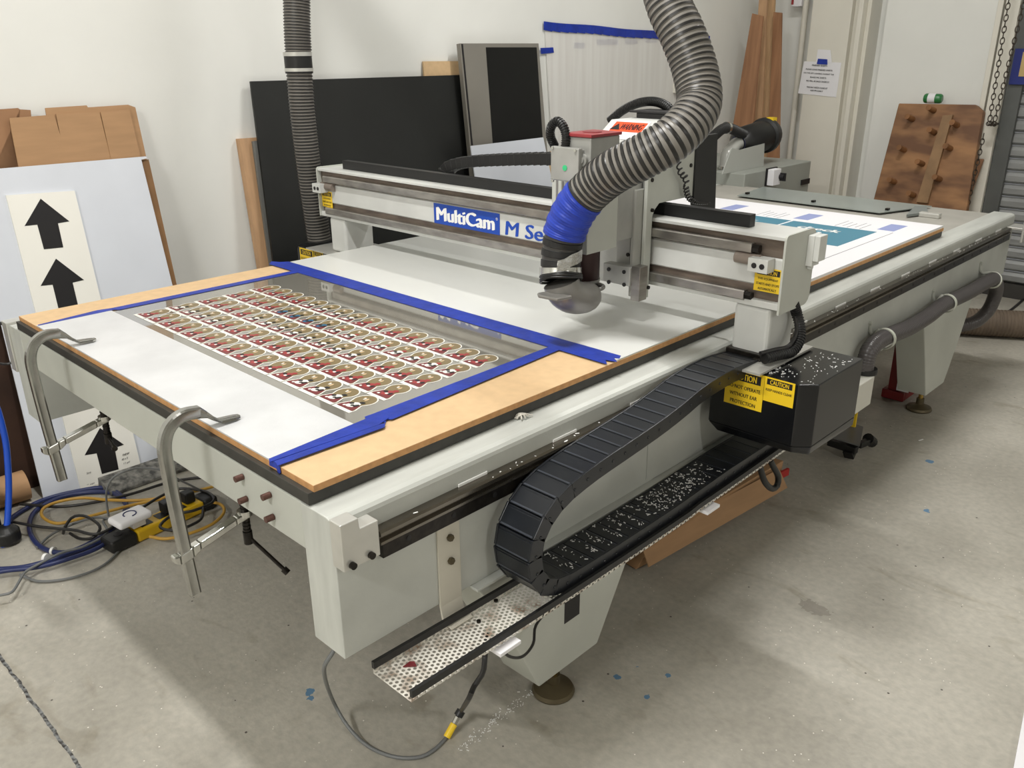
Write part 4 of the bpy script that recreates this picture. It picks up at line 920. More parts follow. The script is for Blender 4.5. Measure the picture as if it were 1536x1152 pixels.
mb.text('KEEP', SO+Rv*wdt*.30+Uv*(hh-.064)+Wn*.001, Rv, Uv, height=.008, n_off=.0008, bold=.02)
mb.build('sign_lettering', M_ink, lb)
q = at(975, 178, 'y', 1.50); zt_ = prof[2][1]
MB().box(q.x-.03, q.x+.07, 1.47, 1.56, zt_, zt_+.016).box(q.x-.05, q.x+.085, 1.46, 1.57, zt_+.016, zt_+.022).build('camera_box', M_ink, hd, bevel=.002)
mb = MB(); corrug(mb, [at(915, 181, 'y', 1.55), at(935, 165, 'y', 1.55), at(960, 154, 'y', 1.55), at(985, 153, 'y', 1.55), at(1005, 164, 'y', 1.55), at(1018, 190, 'y', 1.56), at(1028, 240, 'y', 1.58)], .0145, .006, .0015, 14, 0, 0)
mb.build('air_hose', M_rub, hd, smooth=True)
# black panel and curly cable
MB().slab([at(*p, 'x', -0.172) for p in ((1046, 205), (1077, 200), (1073, 320), (1040, 308))], (1, 0, 0), .012).build('black_back_panel', M_rub, hd, bevel=.002)
ctr = [at(*p, 'x', -0.164) for p in ((1016, 244), (1019, 258), (1027, 268), (1028, 284), (1033, 298), (1045, 304), (1062, 305))]
cs = spline(ctr, .0022); hp = []
for i, p in enumerate(cs):
    f = i/len(cs); amp = .009+.004*math.sin(f*5); a = i*2*PI/(9 if f < .35 else 5.0)
    hp.append(p+Vector((.004+.006*math.sin(a)*.6, amp*math.cos(a), .5*amp*math.sin(a))))
MB().tube(hp, .0026, 6).build('curly_cable', M_cable_blk, hd, smooth=True)
MB().lathe([(.03, -.01), (.034, 0), (.034, .02), (.03, .03)], at(1058, 306, 'x', -.16)-Vector((0, 0, .01))).build('cable_knob', M_rub, hd, smooth=True) if False else None
# dust shoe
ds_ = [atd(842, 424, 2.30), atd(847, 437, 2.31), atd(859, 445, 2.33), atd(876, 446, 2.36), atd(890, 439, 2.40)]
dsp = spline(ds_, .008); n_ = len(dsp)
sh = MB().tube(dsp, .045, 24, rs=[(.050-.012*(i/(n_-1))**1.5)*math.sqrt(max(.1, 1-max(0, (i-n_+6)/6)**2)) for i in range(n_)]).build('dust_shoe', M_cast, hd, smooth=True)
tl = at(822, 441, 'z', dsp[2].z-.005)
MB().prism([(tl.x-.028, tl.y-.012), (tl.x-.012, tl.y-.026), (tl.x+.05, tl.y-.02), (tl.x+.06, tl.y+.03), (tl.x-.02, tl.y+.02)], 'z', dsp[0].z-.028, dsp[0].z-.019).build('shoe_flange', M_cast, hd, bevel=.003)
rc = at(886, 430, 'y', 1.10)
MB().tube([rc+Vector((.036*math.cos(a), .036*math.sin(a), 0)) for a in [2*PI*k/32 for k in range(33)]], .006, 10, cap=False).build('shoe_ring', M_cast, hd, smooth=True)
MB().cyl(rc-Vector((0, 0, .004)), rc, .034, 24).build('brush_opening', M_ink, hd)

# ================================================================ DUST HOSES
dh = thing('dust_hose', 'thick striped grey dust hose sweeping down to the spindle with a blue taped joint', 'hose', atd(842, 424, 2.30))
HP = [(842, 428, 2.30), (841, 405, 2.30), (842, 380, 2.29), (847, 350, 2.27), (858, 322, 2.24), (875, 297, 2.21), (900, 273, 2.17), (927, 254, 2.13), (970, 232, 2.09), (1009, 208, 2.07), (1038, 178, 2.08), (1049, 148, 2.10), (1041, 100, 2.11), (1023, 50, 2.11), (1001, 0, 2.12)]
hp = [atd(*p) for p in HP]; e = hp[-1]
full = hp+[e+Vector((-.09, .03, .18)), Vector((-.20, 1.12, 2.25)), Vector((-.48, .93, 2.78)), Vector((-.85, .76, 3.08)), Vector((-1.2, .84, 3.0)), Vector((-1.5, .92, 2.92)), Vector((-1.85, 1.0, 3.2)), Vector((-1.95, 1.1, 3.98))]  # unseen upper run, bent so its shadow falls across the left wall
allp = spline(full, .00195)
def seg_idx(P): return min(range(len(allp)), key=lambda i: (allp[i]-P).length)
i1 = seg_idx(hp[2]); i2 = seg_idx(hp[3]); i3 = seg_idx(hp[5]); iL = seg_idx(hp[1])
def rib(a, b, r, per, frac, dep, mb, n=30):
    pts = allp[a:b]; rs = []; mis = []
    for i in range(len(pts)):
        isr = (i % per) < per*frac; rs.append(r if isr else r-dep); mis.append(1 if isr else 0)
    mb.tube(pts, r, n, mis=mis, rs=rs); return mb
rib(i3-4, len(allp), .0565, 8, .40, .0022, MB()).build('hose', [M_hosel, M_hosed], dh, smooth=True)
rib(iL-8, i2+3, .0545, 14, .6, .003, MB()).build('black_hose_end', [mat('hose_mid', rgb(58, 57, 56), .3), M_rub], dh, smooth=True)
bp = allp[i2-3:i3+4]
MB().tube(bp, .058, 30, rs=[.0575+.0012*math.sin(i*.45)+.0006*math.sin(i*1.7) for i in range(len(bp))]).build('blue_tape_wrap', M_tapew, dh, smooth=True)
MB().tube(allp[iL-6:iL+5], .0575, 30).build('clamp_band', M_chrome, dh, smooth=True)
mb = MB()
for k in range(3):
    j = max(2, iL-8-k*3); c_ = allp[j]; d_ = (allp[j+2]-allp[j-2]).normalized(); u_ = d_.orthogonal().normalized(); v_ = d_.cross(u_)
    mb.tube([c_+(u_*math.cos(a)+v_*math.sin(a))*.056+d_*.002*math.sin(3*a+k) for a in [2*PI*t_/40 for t_ in range(41)]], .0035, 6, cap=False)
mb.build('wire_wrap', M_rub, dh, smooth=True)
# foil flap on the hose
j = (iL+i2)//2-10; c_ = allp[j]; d_ = (allp[j+3]-allp[j-3]).normalized()
vw = (CAMP-c_).normalized(); sd_ = d_.cross(vw).normalized(); 
if sd_.dot(RX) < 0: sd_ = -sd_
vw = (vw-d_*vw.dot(d_)).normalized()
mb = MB()
ringp = []
for a, r_, dz in ((-.15, .0585, -.018), (.15, .0595, -.012), (.5, .0585, .0), (.85, .0590, .006), (1.25, .0585, .012)):
    for t_, hh_ in ((0, -.012), (1, .020)): ringp.append(c_+(vw*math.cos(a)+sd_*math.sin(a))*r_+d_*(dz+hh_))
mb.add(ringp, [(2*i, 2*i+2, 2*i+3, 2*i+1) for i in range(4)])
ff = mb.build('foil_tape', M_foil, dh); sdm = ff.modifiers.new('thick', 'SOLIDIFY'); sdm.thickness = .001; sdm.offset = 1

vh = thing('vertical_hose', 'grey ribbed dust hose dropping straight to the left gantry motor cover', 'hose', (-2.05, 1.4, .85))
xv = -2.04; pv = [at(a, b, 'x', xv) for a, b in ((479, 360), (474, 325), (466, 270), (459, 215), (453, 160), (449, 110))]
corrug(MB(), pv, .0545, .0132, .003, 28, 1, 0, .5).build('lower_hose', [M_hosel, M_hosed], vh, smooth=True)
pu = [at(a, b, 'x', xv) for a, b in ((448, 84), (446, 50), (445, 0), (445, -60))]; pu += [Vector((xv, pu[-1].y+.0, 2.6)), Vector((xv+.05, pu[-1].y, 3.2)), Vector((xv+.1, pu[-1].y, 3.98))]
corrug(MB(), pu, .0555, .0115, .0035, 28, 1, 0, .5).build('upper_hose', [M_hosel, M_hosed], vh, smooth=True)
ca = at(449, 110, 'x', xv); cb_ = Vector((ca.x, ca.y, at(448, 80, 'x', xv).z))
MB().cyl(ca, cb_, .0575, 28).build('rubber_cuff', M_rub, vh, smooth=True)
for a, b in ((107, 102), (84, 78)):
    A, B = Vector((ca.x, ca.y, at(448, a, 'x', xv).z)), Vector((ca.x, ca.y, at(448, b, 'x', xv).z)); MB().cyl(A, B, .0595, 28).build('cuff_band', M_aluL, vh, smooth=True)

# ================================================================ SIDE CABLE CHAIN
cc = thing('cable_chain', 'wide black cable chain folding back over itself on the perforated tray', 'cable chain', (0.155, 0.9, 0.52))
cen = [(1.33, .838), (1.20, .850), (1.05, .842), (.95, .822), (.85, .806), (.72, .792), (.60, .779), (.50, .758), (.44, .722), (.408, .672), (.408, .612), (.432, .567), (.48, .541), (.56, .531), (.75, .529), (.95, .531), (1.10, .537), (1.25, .542), (1.52, .542)]
Pc = spline([Vector((0, y, z)) for y, z in cen], .0455)
rows_ = len(Pc)-1; shared = None
cw = .0525
for i, (a, b) in enumerate(zip(Pc, Pc[1:])):
    d = (b-a).normalized(); ang = math.atan2(d.z, d.y)
    if shared is None:
        mb = MB(); L2 = .0228
        mb.box(-cw, cw, -L2+.0025, L2-.0005, -.0185, .0185)
        mb.box(-cw+.001, cw-.001, -L2-.003, -L2+.0035, -.0165, .0165)
        mb.box(-cw-.0015, -cw+.004, -L2-.006, L2-.004, -.0205, .0205); mb.box(cw-.004, cw+.0015, -L2-.006, L2-.004, -.0205, .0205)
        for sx in (-1, 1):
            mb.cyl((sx*(cw+.0005), .012, 0), (sx*(cw+.0035), .012, 0), .004, 10)
        mb.add([(-cw+.006, L2-.006, .0192), (cw-.006, L2-.006, .0192), (cw-.006, L2-.002, .0192), (-cw+.006, L2-.002, .0192)], [(0, 1, 2, 3)], 1)
        mb.add([(-cw+.006, L2-.006, -.0192), (cw-.006, L2-.006, -.0192), (cw-.006, L2-.002, -.0192), (-cw+.006, L2-.002, -.0192)], [(0, 1, 2, 3)], 1)
        shared = mb.build('chain_link', [M_bplast, M_bplast2], None, bevel=.002); o = shared
    else: o = shared.copy(); C.objects.link(o)
    o.parent = cc; o.location = Vector((.155, (a.y+b.y)/2, (a.z+b.z)/2))-worldloc(cc); o.rotation_euler = (ang, 0, 0)
MB().box(.155-cw-.004, .155+cw+.004, 1.325, 1.352, .825, .870).box(.19, .215, 1.31, 1.345, .83, .862).build('end_bracket', M_rack, cc, bevel=.002)
random.seed(5)
def g2(k):
    y = random.uniform(.47, 1.24); y = round(y/.0455)*.0455+random.gauss(.0, .004) if random.random() < .75 else y
    if random.random() < .3: y = random.gauss(1.0, .07)
    y = max(.47, min(1.24, y)); return Vector((.155+random.uniform(-.045, .045), y, .552+(.006 if y > 1 else 0))), ex, ey
chips('plastic_chips', 'white plastic chips caught in the grooves of the lower run of the cable chain', g2, 420)
def g3(k): return Vector((random.uniform(.108, .21), min(.44, random.gauss(.28, .1)) if k % 3 else random.uniform(.08, .42), .512)), ex, ey
def g4(k): y = random.uniform(.1, 3.9); return Vector((random.uniform(.083, .098), y, .8105)), ex, ey
chips('plastic_chips', 'fine white chips dusted along the right linear rail', g4, 90)

# grey wiring hose along the side with its rings, and the white outlet box
gh = thing('side_hose', 'smooth dark grey hose strapped along the right side beam by white rings', 'hose', (.125, 3.0, .6))
xh = .122
HH = [at(a, b, 'x', xh) for a, b in ((1296, 568), (1298, 545), (1306, 523), (1325, 507), (1362, 492), (1392, 474), (1415, 457), (1452, 439), (1478, 424))]
HH += [Vector((xh+.004, HH[-1].y+.13, HH[-1].z-.01)), Vector((xh, HH[-1].y+.22, HH[-1].z-.09)), Vector((xh-.02, HH[-1].y+.20, HH[-1].z-.20)), Vector((xh-.08, HH[-1].y+.08, HH[-1].z-.25)), Vector((xh-.3, HH[-1].y-.05, HH[-1].z-.26))]
corrug(MB(), HH, .033, .009, .0008, 22, 0, 0).build('hose', M_hoseg, gh, smooth=True)
for (px, py, bx, by) in ((1327, 508, 1305, 485), (1420, 455, 1400, 436), (1489, 420, 1471, 395)):
    c_ = at(px, py, 'x', xh); b_ = at(bx, by, 'x', .075); pts = []
    i = min(range(len(HH)-1), key=lambda k: (HH[k]-c_).length); d_ = (HH[i+1]-HH[max(0, i-1)]).normalized()
    u_ = Vector((1, 0, 0)); v_ = d_.cross(u_).normalized()
    for t_ in range(33):
        a = 2*PI*t_/32; pts.append(c_+(u_*math.cos(a)+v_*math.sin(a))*.0375)
    mb = MB()
    for k in range(32):
        P, Q = pts[k], pts[k+1]; o1 = (P-c_)*.11; mb.loft([P-d_*.008, P+d_*.008, P+d_*.008+o1, P-d_*.008+o1], [Q-d_*.008, Q+d_*.008, Q+d_*.008+(Q-c_)*.11, Q-d_*.008+(Q-c_)*.11])
    mb.build('strap_ring', mat('ring_cream', rgb(196, 198, 186), .45), gh)
    mb = MB().tube(spline([Vector((.076, b_.y, b_.z)), Vector((.078, b_.y+.004, b_.z-.03)), Vector((.088, b_.y+.02, b_.z-.05)), c_+Vector((-.02, -.01, .036))], .008), .007, 8).cyl((.073, b_.y, b_.z), (.084, b_.y, b_.z), .009, 6)
    mb.build('strap_tail', M_grey, gh, smooth=True)
wb = thing('outlet_box', 'white metal box at the lower end of the dark grey side hose', 'electrical box', (.17, 2.2, .45))
MB().box(.06, .163, 2.2, 2.338, .40, .515).build('case', mat('box_cream', rgb(208, 206, 196), .45), wb, bevel=.004)
MB().box(.03, .062, 2.22, 2.32, .42, .58).build('mount', M_grey, wb)
MB().lathe([(.042, 0), (.044, .01), (.042, .02)], (HH[0].x, HH[0].y, .515)).build('gland', M_rub, wb, smooth=True)

# ================================================================ CLAMPS
M_bar = mat('clamp_steel', rgb(172, 172, 168), .24, metal=.95, var=.1, scale=30)
def clamp(x, label, yaw):
    root = thing('bar_clamp', label, 'clamp', (x, 0, .9076), 'steel bar clamps on the near end of the bed'); del root['group']
    # local: y towards the bed positive, z up; bar outside at y=-.095
    arm = [(0, -.088, -.375), (0, -.096, -.20), (0, -.100, -.06), (0, -.098, -.005), (0, -.082, .030), (0, -.052, .047), (0, -.015, .044)]
    P = spline(arm, .008); n = len(P)
    mb = MB()
    sec = [(-.0065, -.0095), (.0065, -.0095), (.0085, -.0065), (.0070, 0.0), (.0085, .0065), (.0065, .0095), (-.0065, .0095), (-.0085, .0065), (-.0070, 0.0), (-.0085, -.0065)]
    rings = []
    for i, p in enumerate(P):
        t_ = (P[min(i+1, n-1)]-P[max(0, i-1)]).normalized(); nrm = Vector((0, t_.z, -t_.y))*-1; s_ = 1.15
        rings.append([p+Vector((a*s_, 0, 0))+nrm*b*1.35 for a, b in sec])
    # flattened pad end
    for (dy, dz, wx, th) in ((-.002, .036, 1.0, .55), (0.012, .022, 1.05, .35), (.028, .0095, 1.15, .25), (.062, .0068, 1.1, .22), (.074, .0062, .6, .2)):
        rings.append([Vector((a*1.3*wx, dy, dz))+Vector((0, 0, b*1.6*th)) for a, b in sec])
    for A, B in zip(rings, rings[1:]):
        mb.loft(A, B)
    b_ = mb.build('bar', M_bar, None, smooth=True, auto=28); b_.parent = root
    MB().frame((0, .030, .0135), (1, 0, 0), (0, 1, -.08), [(-.003, 0), (.003, 0), (.003, .036), (-.003, .036)], .0).build('pad_groove', M_cast, None).parent = root
    mb = MB()
    # sliding arm
    yy = [(-.122, -.272, .016), (-.108, -.277, .024), (-.078, -.270, .026), (-.060, -.262, .019), (0.03, -.240, .018), (.066, -.232, .018)]
    R2 = []
    for y_, z_, h_ in yy: R2.append([Vector((-.011, y_, z_-h_*.5)), Vector((.011, y_, z_-h_*.5)), Vector((.011, y_, z_+h_*.5)), Vector((-.011, y_, z_+h_*.5))])
    for A, B in zip(R2, R2[1:]): mb.loft(A, B)
    o = mb.build('sliding_arm', M_chrome, None, bevel=.003); o.parent = root
    mb = MB(); 
    for k in range(14): mb.cyl((0, .056, -.285+k*.009), (0, .056, -.280+k*.009), .0095, 12); mb.cyl((0, .056, -.280+k*.009), (0, .056, -.276+k*.009), .0078, 12)
    o = mb.build('screw', M_rack, None, smooth=True); o.parent = root
    o = MB().cyl((0, .056, -.236), (0, .056, -.222), .017, 16).cyl((0, .056, -.162), (0, .056, -.152), .016, 16).build('swivel', M_chrome, None, smooth=True); o.parent = root
    dv = Vector((.055*math.cos(yaw), .055*math.sin(yaw), -.05 if yaw > 0 else -.0))
    c_ = Vector((0, .056, -.292))
    o = MB().cyl(c_-Vector((0, 0, .018)), c_+Vector((0, 0, .014)), .011, 14).cyl(c_, c_+dv*1.55, .0045, 10).cyl(c_+dv*1.5, c_+dv*1.7, .008, 12).build('handle', M_rack, None, smooth=True); o.parent = root
    return root
clamp(-1.163, 'left chrome bar clamp, farther from the camera on the near end of the bed', -.2)
clamp(-0.376, 'right chrome bar clamp, nearest the camera on the near end of the bed', .5)

# ================================================================ FLOOR ITEMS
# sensor cable under the near end
sc_ = thing('sensor_cable', 'grey cable looping on the floor to a yellow plug under the cable tray', 'cable', (-.3, .3, 0))
F = lambda px, py, z=.006: at(px, py, 'z', z)
a = at(484, 968, 'x', -.30); 
top = Vector((-.10, .12, .56))
pts = [top, Vector((-.16, .13, .42)), at(486, 1020, 'y', .16), F(500, 1065, .04), F(540, 1112), F(580, 1134), F(625, 1137), F(652, 1125), F(668, 1108)]
pts = [Vector((-.045, .055, .56)), Vector((-.05, .055, .48)), at(486, 1005, 'y', .04)]+[F(499, 1050, .10), F(522, 1090, .03), F(552, 1119), F(590, 1135), F(628, 1136), F(652, 1124), F(670, 1106)]
cable(MB(), pts, .0048, 10).build('grey_cable', M_cable_grey, sc_, smooth=True)
A = F(670, 1106, .008); B = F(681, 1086, .03)
MB().cyl(A, B, .0095, 14).build('yellow_plug', M_yel, sc_, smooth=True)
D = F(687, 1074, .05); MB().cyl(B, D, .0075, 12).build('metal_thread', M_chrome, sc_, smooth=True)
E_ = F(692, 1066, .06); MB().cyl(D, E_, .012, 12).build('coupling_nut', M_rub, sc_, smooth=True)
pts = [E_]+[atd(a_, b_, d_) for a_, b_, d_ in ((703, 1048, 1.80), (712, 1028, 1.80), (724, 1010, 1.80), (727, 990, 1.80))]+[Vector((.16, .30, .49))]
cable(MB(), pts, .006, 10).build('black_lead', M_cable_blk, sc_, smooth=True)
tag(cable(MB(), [at(*p, 'x', .205) for p in ((750, 970),)] and [Vector((.205, .29, .487)), at(765, 985, 'x', .2), at(785, 984, 'x', .17), at(800, 965, 'x', .14), at(803, 940, 'x', .11), at(818, 920, 'x', .09), at(832, 910, 'x', .08)], .0035, 8).build('looped_lead', M_cable_blk, smooth=True), 'thin dark lead drooping between the perforated tray clip and the near leg', 'cable')
# hanging black loop under tray
q = [Vector((.15, 1.53, .505))]+[at(*p, 'x', .17) for p in ((1142, 704), (1145, 722), (1155, 733), (1165, 730), (1167, 714))]+[Vector((.16, 1.62, .52))]
tag(cable(MB(), [at(*p, 'x', .18) for p in ((1138, 690), (1142, 708), (1148, 724), (1158, 733), (1166, 728), (1167, 714), (1160, 700), (1155, 690))], .010, 12).build('hanging_loop', M_rub, smooth=True), 'black rubber cable loop hanging under the far end of the perforated tray', 'cable')
# cardboard box below
bx = thing('cardboard_box', 'long flattened brown cardboard box on the floor under the cable tray', 'box', (-.2, 1.8, 0))
bA, bB = [(-.165, 1.325, .003), (-.075, 2.15, .003), (-.30, 2.17, .003), (-.39, 1.35, .003)], [(-.130, 1.40, .125), (-.088, 2.20, .125), (-.30, 2.20, .12), (-.38, 1.42, .11)]
MB().loft(bA, bB).build('body', M_card, bx, bevel=.003)
MB().loft([(-.163, 1.34, .10), (-.075, 2.14, .112), (-.03, 2.13, .05), (-.12, 1.33, .03)], [(-.163, 1.34, .104), (-.075, 2.14, .116), (-.027, 2.13, .053), (-.117, 1.33, .033)]).build('front_flap', M_card, bx)
MB().loft([(-.19, 1.25, .01), (-.17, 1.335, .09), (-.27, 1.35, .09), (-.29, 1.26, .015)], [(-.19, 1.252, .006), (-.17, 1.337, .086), (-.27, 1.352, .086), (-.29, 1.262, .011)]).build('end_flap', M_cardd, bx)
MB().loft([(-.08, 2.12, .07), (-.07, 2.20, .07), (-.07, 2.20, .10), (-.08, 2.12, .10)], [(-.070, 2.12, .07), (-.060, 2.20, .07), (-.060, 2.20, .10), (-.070, 2.12, .10)]).build('red_print', mat('red_ink', rgb(176, 40, 36), .6), bx)
# foot pedal / stand
pd = thing('floor_stand', 'low grey metal plate stand on black bars beyond the black motor cover', 'stand', (0, 2.7, 0))
z = .10; q = [at(*p, 'z', z) for p in ((1249, 656), (1290, 668), (1295, 640), (1277, 634))]
MB().slab(q, (0, 0, 1), .006).build('top_plate', mat('stand_grey', rgb(104, 104, 104), .4), pd)
a, b = at(1243, 662, 'z', .05), at(1285, 676, 'z', .05)
mb = MB().cyl(a, b, .022, 4); c1_, c2_ = at(1281, 664, 'z', .06), at(1272, 684, 'z', .02); mb.cyl(c1_, c2_, .03, 4); mb.cyl(at(1288, 668, 'z', .05), at(1302, 662, 'z', .05), .018, 4)
mb.build('black_bars', M_rub, pd, bevel=.003)
MB().cyl(at(1302, 658, 'z', .06), at(1308, 663, 'z', .03), .025, 12).build('wheel', M_rub, pd)
q = at(1281, 622, 'y', 2.75); MB().box(q.x-.012, q.x+.012, q.y, q.y+.01, .105, q.z+.03).build('yellow_strip', M_yel, pd)
# dark red jack stand behind the far leg
rj = thing('red_frame', 'dark red metal frame standing under the table behind the far leg', 'frame', (-.2, 3.7, 0))
q = [at(*p, 'y', 3.55) for p in ((1345, 515), (1352, 600), (1337, 600), (1326, 515))]
A = F(1338, 598, 0); 
MB().box(A.x-.03, A.x+.03, A.y, A.y+.05, .03, .54).build('upright', M_dred, rj, bevel=.004)
MB().box(A.x-.05, A.x+.06, A.y-.02, A.y+.0, .003, .05).box(A.x-.05, A.x-.02, A.y, A.y+.40, .003, .05).box(A.x+.03, A.x+.06, A.y, A.y+.40, .003, .05).build('base', M_dred, rj, bevel=.004)
MB().box(A.x+.02, A.x+.08, A.y-.024, A.y-.02, .06, .12).build('paper_tag', M_paper, rj)
tag(MB().box(-1.3, -.45, 4.45, 4.6, .002, .10).build('floor_beam', mat('dark_beam', rgb(88, 86, 82), .6)), 'dark grey beam lying on the floor under the far end of the table', 'beam')
# brown duct roll at far right
dr = [F(1405, 500, .085)+Vector((-.25, -.1, 0)), F(1480, 498, .085), F(1545, 500, .085), F(1650, 510, .085)]
p0 = Vector((-.52, 4.62, .085)); p1 = Vector((.75, 5.38, .085))
mb = MB(); corrug(mb, [p0, p0.lerp(p1, .4), p1], .083, .02, .003, 24, 0, 0)
tag(mb.build('brown_duct', M_duct, smooth=True), 'brown ribbed fabric duct lying on the floor by the roll-up door', 'duct')
dd_ = p1-p0; dd_.normalize(); nn_ = Vector((dd_.y, -dd_.x, 0)); c_ = p0.lerp(p1, .62)
tag(MB().box(c_.x, c_.x+.5, c_.y-.05, c_.y+.15, .169, .185).build('white_plank', M_paper), 'short white plank lying on the brown duct at the right edge', 'plank')
tag(cable(MB(), [Vector((-.2, 5.1, .02)), F(1490, 475), F(1508, 470), F(1525, 458), F(1545, 440)], .008, 8).build('power_cable', M_cable_blk, smooth=True), 'thin black cord curving on the floor near the roll-up door', 'cord')
q = at(1532, 415, 'y', 5.4); tag(MB().lathe([(.16, -.02), (.18, 0), (.18, .02), (.16, .03)], (q.x+.17, 5.4, q.z), (0.2, -1, 0.2)).build('white_disc', M_coolw, smooth=True), 'edge of a round white machine guard at the right picture edge', 'guard') if False else None
# white panel lying at bottom right corner
tag(MB().prism([(.975, 1.56), (1.5, 1.85), (1.55, .9), (1.08, .9)], 'z', .001, .012).build('white_floor_panel', M_paper), 'corner of a white panel lying on the floor at the lower right', 'panel')

# power strip
ps = thing('power_strip', 'yellow and black power strip with plugs on the floor among the cables', 'power strip', (-1.75, .35, 0))
A = F(198, 800, .03); B = F(318, 745, .03); dv = (B-A).normalized(); sv = Vector((dv.y, -dv.x, 0)); ln = (B-A).length
def obx(mb, a0, a1, b0, b1, z0, z1, mi=0):
    P = [A+dv*a+sv*b for a, b in ((a0, b0), (a1, b0), (a1, b1), (a0, b1))]; mb.loft([Vector((p.x, p.y, z0)) for p in P], [Vector((p.x, p.y, z1)) for p in P], mi)
mb = MB(); obx(mb, .0, ln-.06, -.038, .038, .002, .048); mb.build('body', M_pyel, ps, bevel=.008)
mb = MB(); obx(mb, -.10, .0, -.042, .042, .002, .052); mb.build('end_grip', M_rub, ps, bevel=.012, seg=3)
mb = MB(); obx(mb, ln-.06, ln+.0, -.042, .042, .002, .050); mb.build('end_grip', M_rub, ps, bevel=.012, seg=3)
for a in (.03, .10, .17, .24, .31):
    if a > ln-.1: break
    mb = MB(); obx(mb, a, a+.045, -.022, .022, .047, .0495); mb.build('socket', M_rub, ps)
for a in (.13, .22):
    mb = MB(); obx(mb, a, a+.04, -.028, .016, .050, .095); mb.build('black_plug', M_rub, ps, bevel=.006)
hole = A-dv*.05; MB().cyl((hole.x, hole.y, .0515), (hole.x, hole.y, .0535), .016, 18).build('grip_hole', M_ink, ps)
ad = thing('plug_adapter', 'round-cornered white adapter with a blue ring sitting on the power strip', 'adapter', A+dv*.02)
q = A+dv*.035+sv*-.01; z0 = .075
mb = MB(); obx(mb, -.055, .075, -.055, .035, z0, z0+.028); mb.build('case', M_paper, ad, bevel=.012, seg=4)
mb = MB(); obx(mb, -.0, .05, -.02, .02, .0525, z0); mb.build('plug_base', M_paper, ad, bevel=.003)
cen_ = A+dv*.01+sv*-.01; mb = MB().tube([Vector((cen_.x+.022*math.cos(a), cen_.y+.022*math.sin(a), z0+.0285)) for a in [2*PI*k/24*.8 for k in range(25)]], .0025, 6); mb.build('blue_ring', M_cable_blue, ad)

# coils
def coil(name, label, pix, r, m, loops=1, dz=.0, cat='cable', z=None, jit=0):
    z = r+.001 if z is None else z; pts = []
    for k in range(loops):
        for px, py in pix:
            pts.append(F(px+random.uniform(-jit, jit)*k, py+random.uniform(-jit, jit)*k, z+k*dz))
    o = cable(MB(), pts, r, 10, .012).build(name, m, smooth=True); return tag(o, label, cat)
random.seed(3)
coil('blue_cable', 'dark blue cable coiled in a wide loop on the floor, tied with white tape', [(-20, 855), (40, 850), (100, 832), (150, 812), (185, 790), (192, 765), (175, 742), (140, 738), (95, 745), (55, 765), (44, 790), (55, 815), (80, 828), (110, 826), (150, 806), (180, 780), (188, 752), (160, 732), (110, 738), (60, 752), (20, 775), (15, 785)], .009, M_cable_blue, 1, 0, 'cable')
coil('blue_cable', 'second dark blue cable lying just inside the wide blue coil', [(175, 798), (150, 820), (110, 836), (60, 850), (10, 856), (-20, 862)], .008, M_cable_blue, z=.026)
coil('yellow_cord', 'yellow extension cord looping across the floor around the power strip', [(225, 805), (250, 808), (285, 800), (320, 785), (336, 768), (330, 756), (305, 752), (270, 745), (210, 755), (170, 765), (120, 778), (85, 785), (64, 775), (66, 762), (90, 752), (125, 747), (165, 750), (215, 750), (270, 742), (320, 730)], .006, M_cable_yel, z=.03)
coil('grey_cable', 'thin grey cable making large loose loops in front of the power strip', [(0, 893), (18, 888), (30, 870), (38, 858), (60, 845), (95, 828), (125, 820), (160, 800), (155, 780), (180, 778)], .0045, M_cable_grey, z=.04)
o = cable(MB(), [F(30, 862, .008), F(60, 872, .008), F(110, 866, .008), F(155, 848, .008), F(182, 820, .01), F(184, 800, .03), F(170, 782, .05), F(145, 776, .05), F(115, 784, .04), F(80, 800, .02), F(62, 815, .012), F(55, 822, .008)], .0045, 8).build('grey_cable', M_cable_grey, smooth=True); tag(o, 'pale grey cable loop lying nearest the camera on the bare concrete', 'cable')
o = cable(MB(), [F(163, 775, .05), F(160, 755, .10), F(160, 735, .16), F(168, 718, .20), F(185, 708, .22), F(210, 702, .22), F(245, 706, .20), F(262, 716, .15), F(300, 735, .06)], .004, 8).build('grey_cable', M_cable_grey, smooth=True); tag(o, 'grey cable arching up in front of the arrow strip', 'cable')
coil('black_cable', 'black cable twisting round the plugs of the power strip', [(20, 783), (60, 790), (110, 795), (150, 800), (200, 770), (240, 745), (270, 733), (310, 738), (320, 752), (290, 766), (260, 772), (240, 790), (265, 795), (300, 780), (305, 762)], .0055, M_cable_blk, z=.055)
coil('black_cable', 'black cable lying along the wall behind the blue coil', [(30, 756), (90, 760), (150, 752), (200, 740), (260, 722), (320, 716), (350, 726)], .006, M_cable_blk, z=.02)
o = cable(MB(), [F(95, 800, .01), F(98, 790, .05), F(110, 775, .07), F(130, 775, .07), F(150, 790, .05), F(140, 806, .03), F(120, 808, .012), F(105, 800, .01)], .0055, 8).build('black_cable', M_cable_blk, smooth=True); tag(o, 'small black cable ring inside the blue coil', 'cable')
for (px, py) in ((71, 838), (78, 828)):
    pass
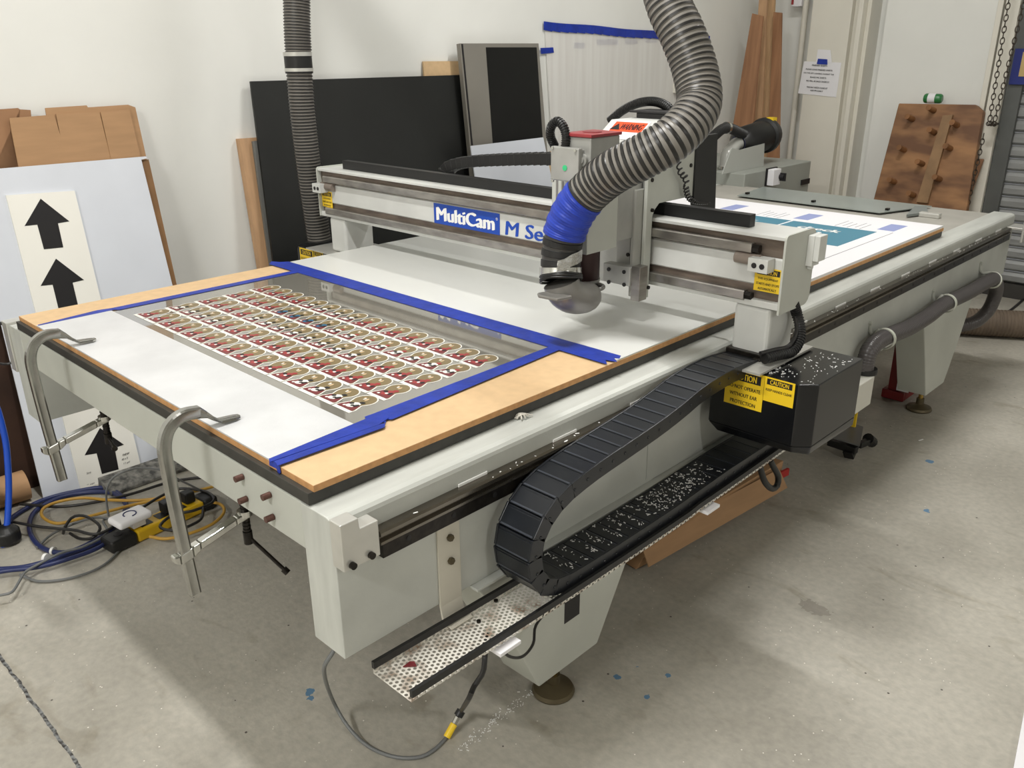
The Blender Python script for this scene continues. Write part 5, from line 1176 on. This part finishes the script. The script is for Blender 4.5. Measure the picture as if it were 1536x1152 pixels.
mb = MB(); q = F(70, 836, .012); mb.lathe([(.0, 0), (.016, .001), (.016, .012), (.0, .013)][1:3], q-Vector((.004, 0.006, 0)), (.9, .5, 0)); q = F(78, 826, .012); mb.lathe([(.014, 0), (.014, .010)], q, (.9, .5, 0))
tag(mb.build('white_cable_tie', M_chip, smooth=True), 'white tape ties round the dark blue cable', 'cable tie')
# bright blue hose at left edge, dark machine base
o = cable(MB(), [at(-60, 520, 'x', -2.0), at(-14, 590, 'x', -1.98), at(6, 650, 'x', -1.97), at(12, 700, 'x', -1.96), at(13, 750, 'x', -1.95), at(9, 800, 'x', -1.93), at(-2, 850, 'x', -1.90), at(-40, 880, 'x', -1.9)], .011, 12).build('air_hose', M_cable_brblue, smooth=True); tag(o, 'bright blue air hose hanging at the left picture edge', 'hose')
o = MB().box(-2.12, -1.96, -.36, -.10, .002, .17).lathe([(.03, .0), (.045, .01), (.045, .05), (.02, .07)], (-1.93, -.10, .001)).build('black_stand_base', M_rub, bevel=.006); tag(o, 'black equipment base at the lower left picture edge', 'equipment base')
o = cable(MB(), [at(-8, 482, 'x', -1.85), at(4, 486, 'x', -1.85), at(12, 488, 'x', -1.84), at(20, 500, 'x', -1.82)], .005, 8).build('thin_cord', M_cable_blk, smooth=True); tag(o, 'short black cord reaching the left end of the router table', 'cord')
o = cable(MB(), [at(-10, 543, 'x', -1.80), at(5, 546, 'x', -1.80), at(16, 545, 'x', -1.79), at(24, 538, 'x', -1.78), at(28, 530, 'x', -1.76)], .004, 8).build('thin_cord', M_cable_blk, smooth=True); tag(o, 'black cord sagging below the left end of the router table', 'cord')
# floor chip
q = F(1381, 660, .001); tag(MB().prism([(q.x-.006, q.y-.012), (q.x, q.y-.014), (q.x+.008, q.y+.014), (q.x+.002, q.y+.014)], 'z', .0005, .0022).build('white_scrap', M_chip), 'tiny white plastic scrap alone on the concrete right of the table', 'scrap')
random.seed(12)
P_, Q_ = F(690, 1125, 0), F(800, 1035, 0)
def g5(k):
    f = random.random(); p = P_.lerp(Q_, f)+Vector((random.gauss(0, .008), random.gauss(0, .008), .0005)); return p, ex, ey
chips('plastic_chips', 'line of fine white chips on the floor between the yellow plug and the levelling foot', g5, 110)
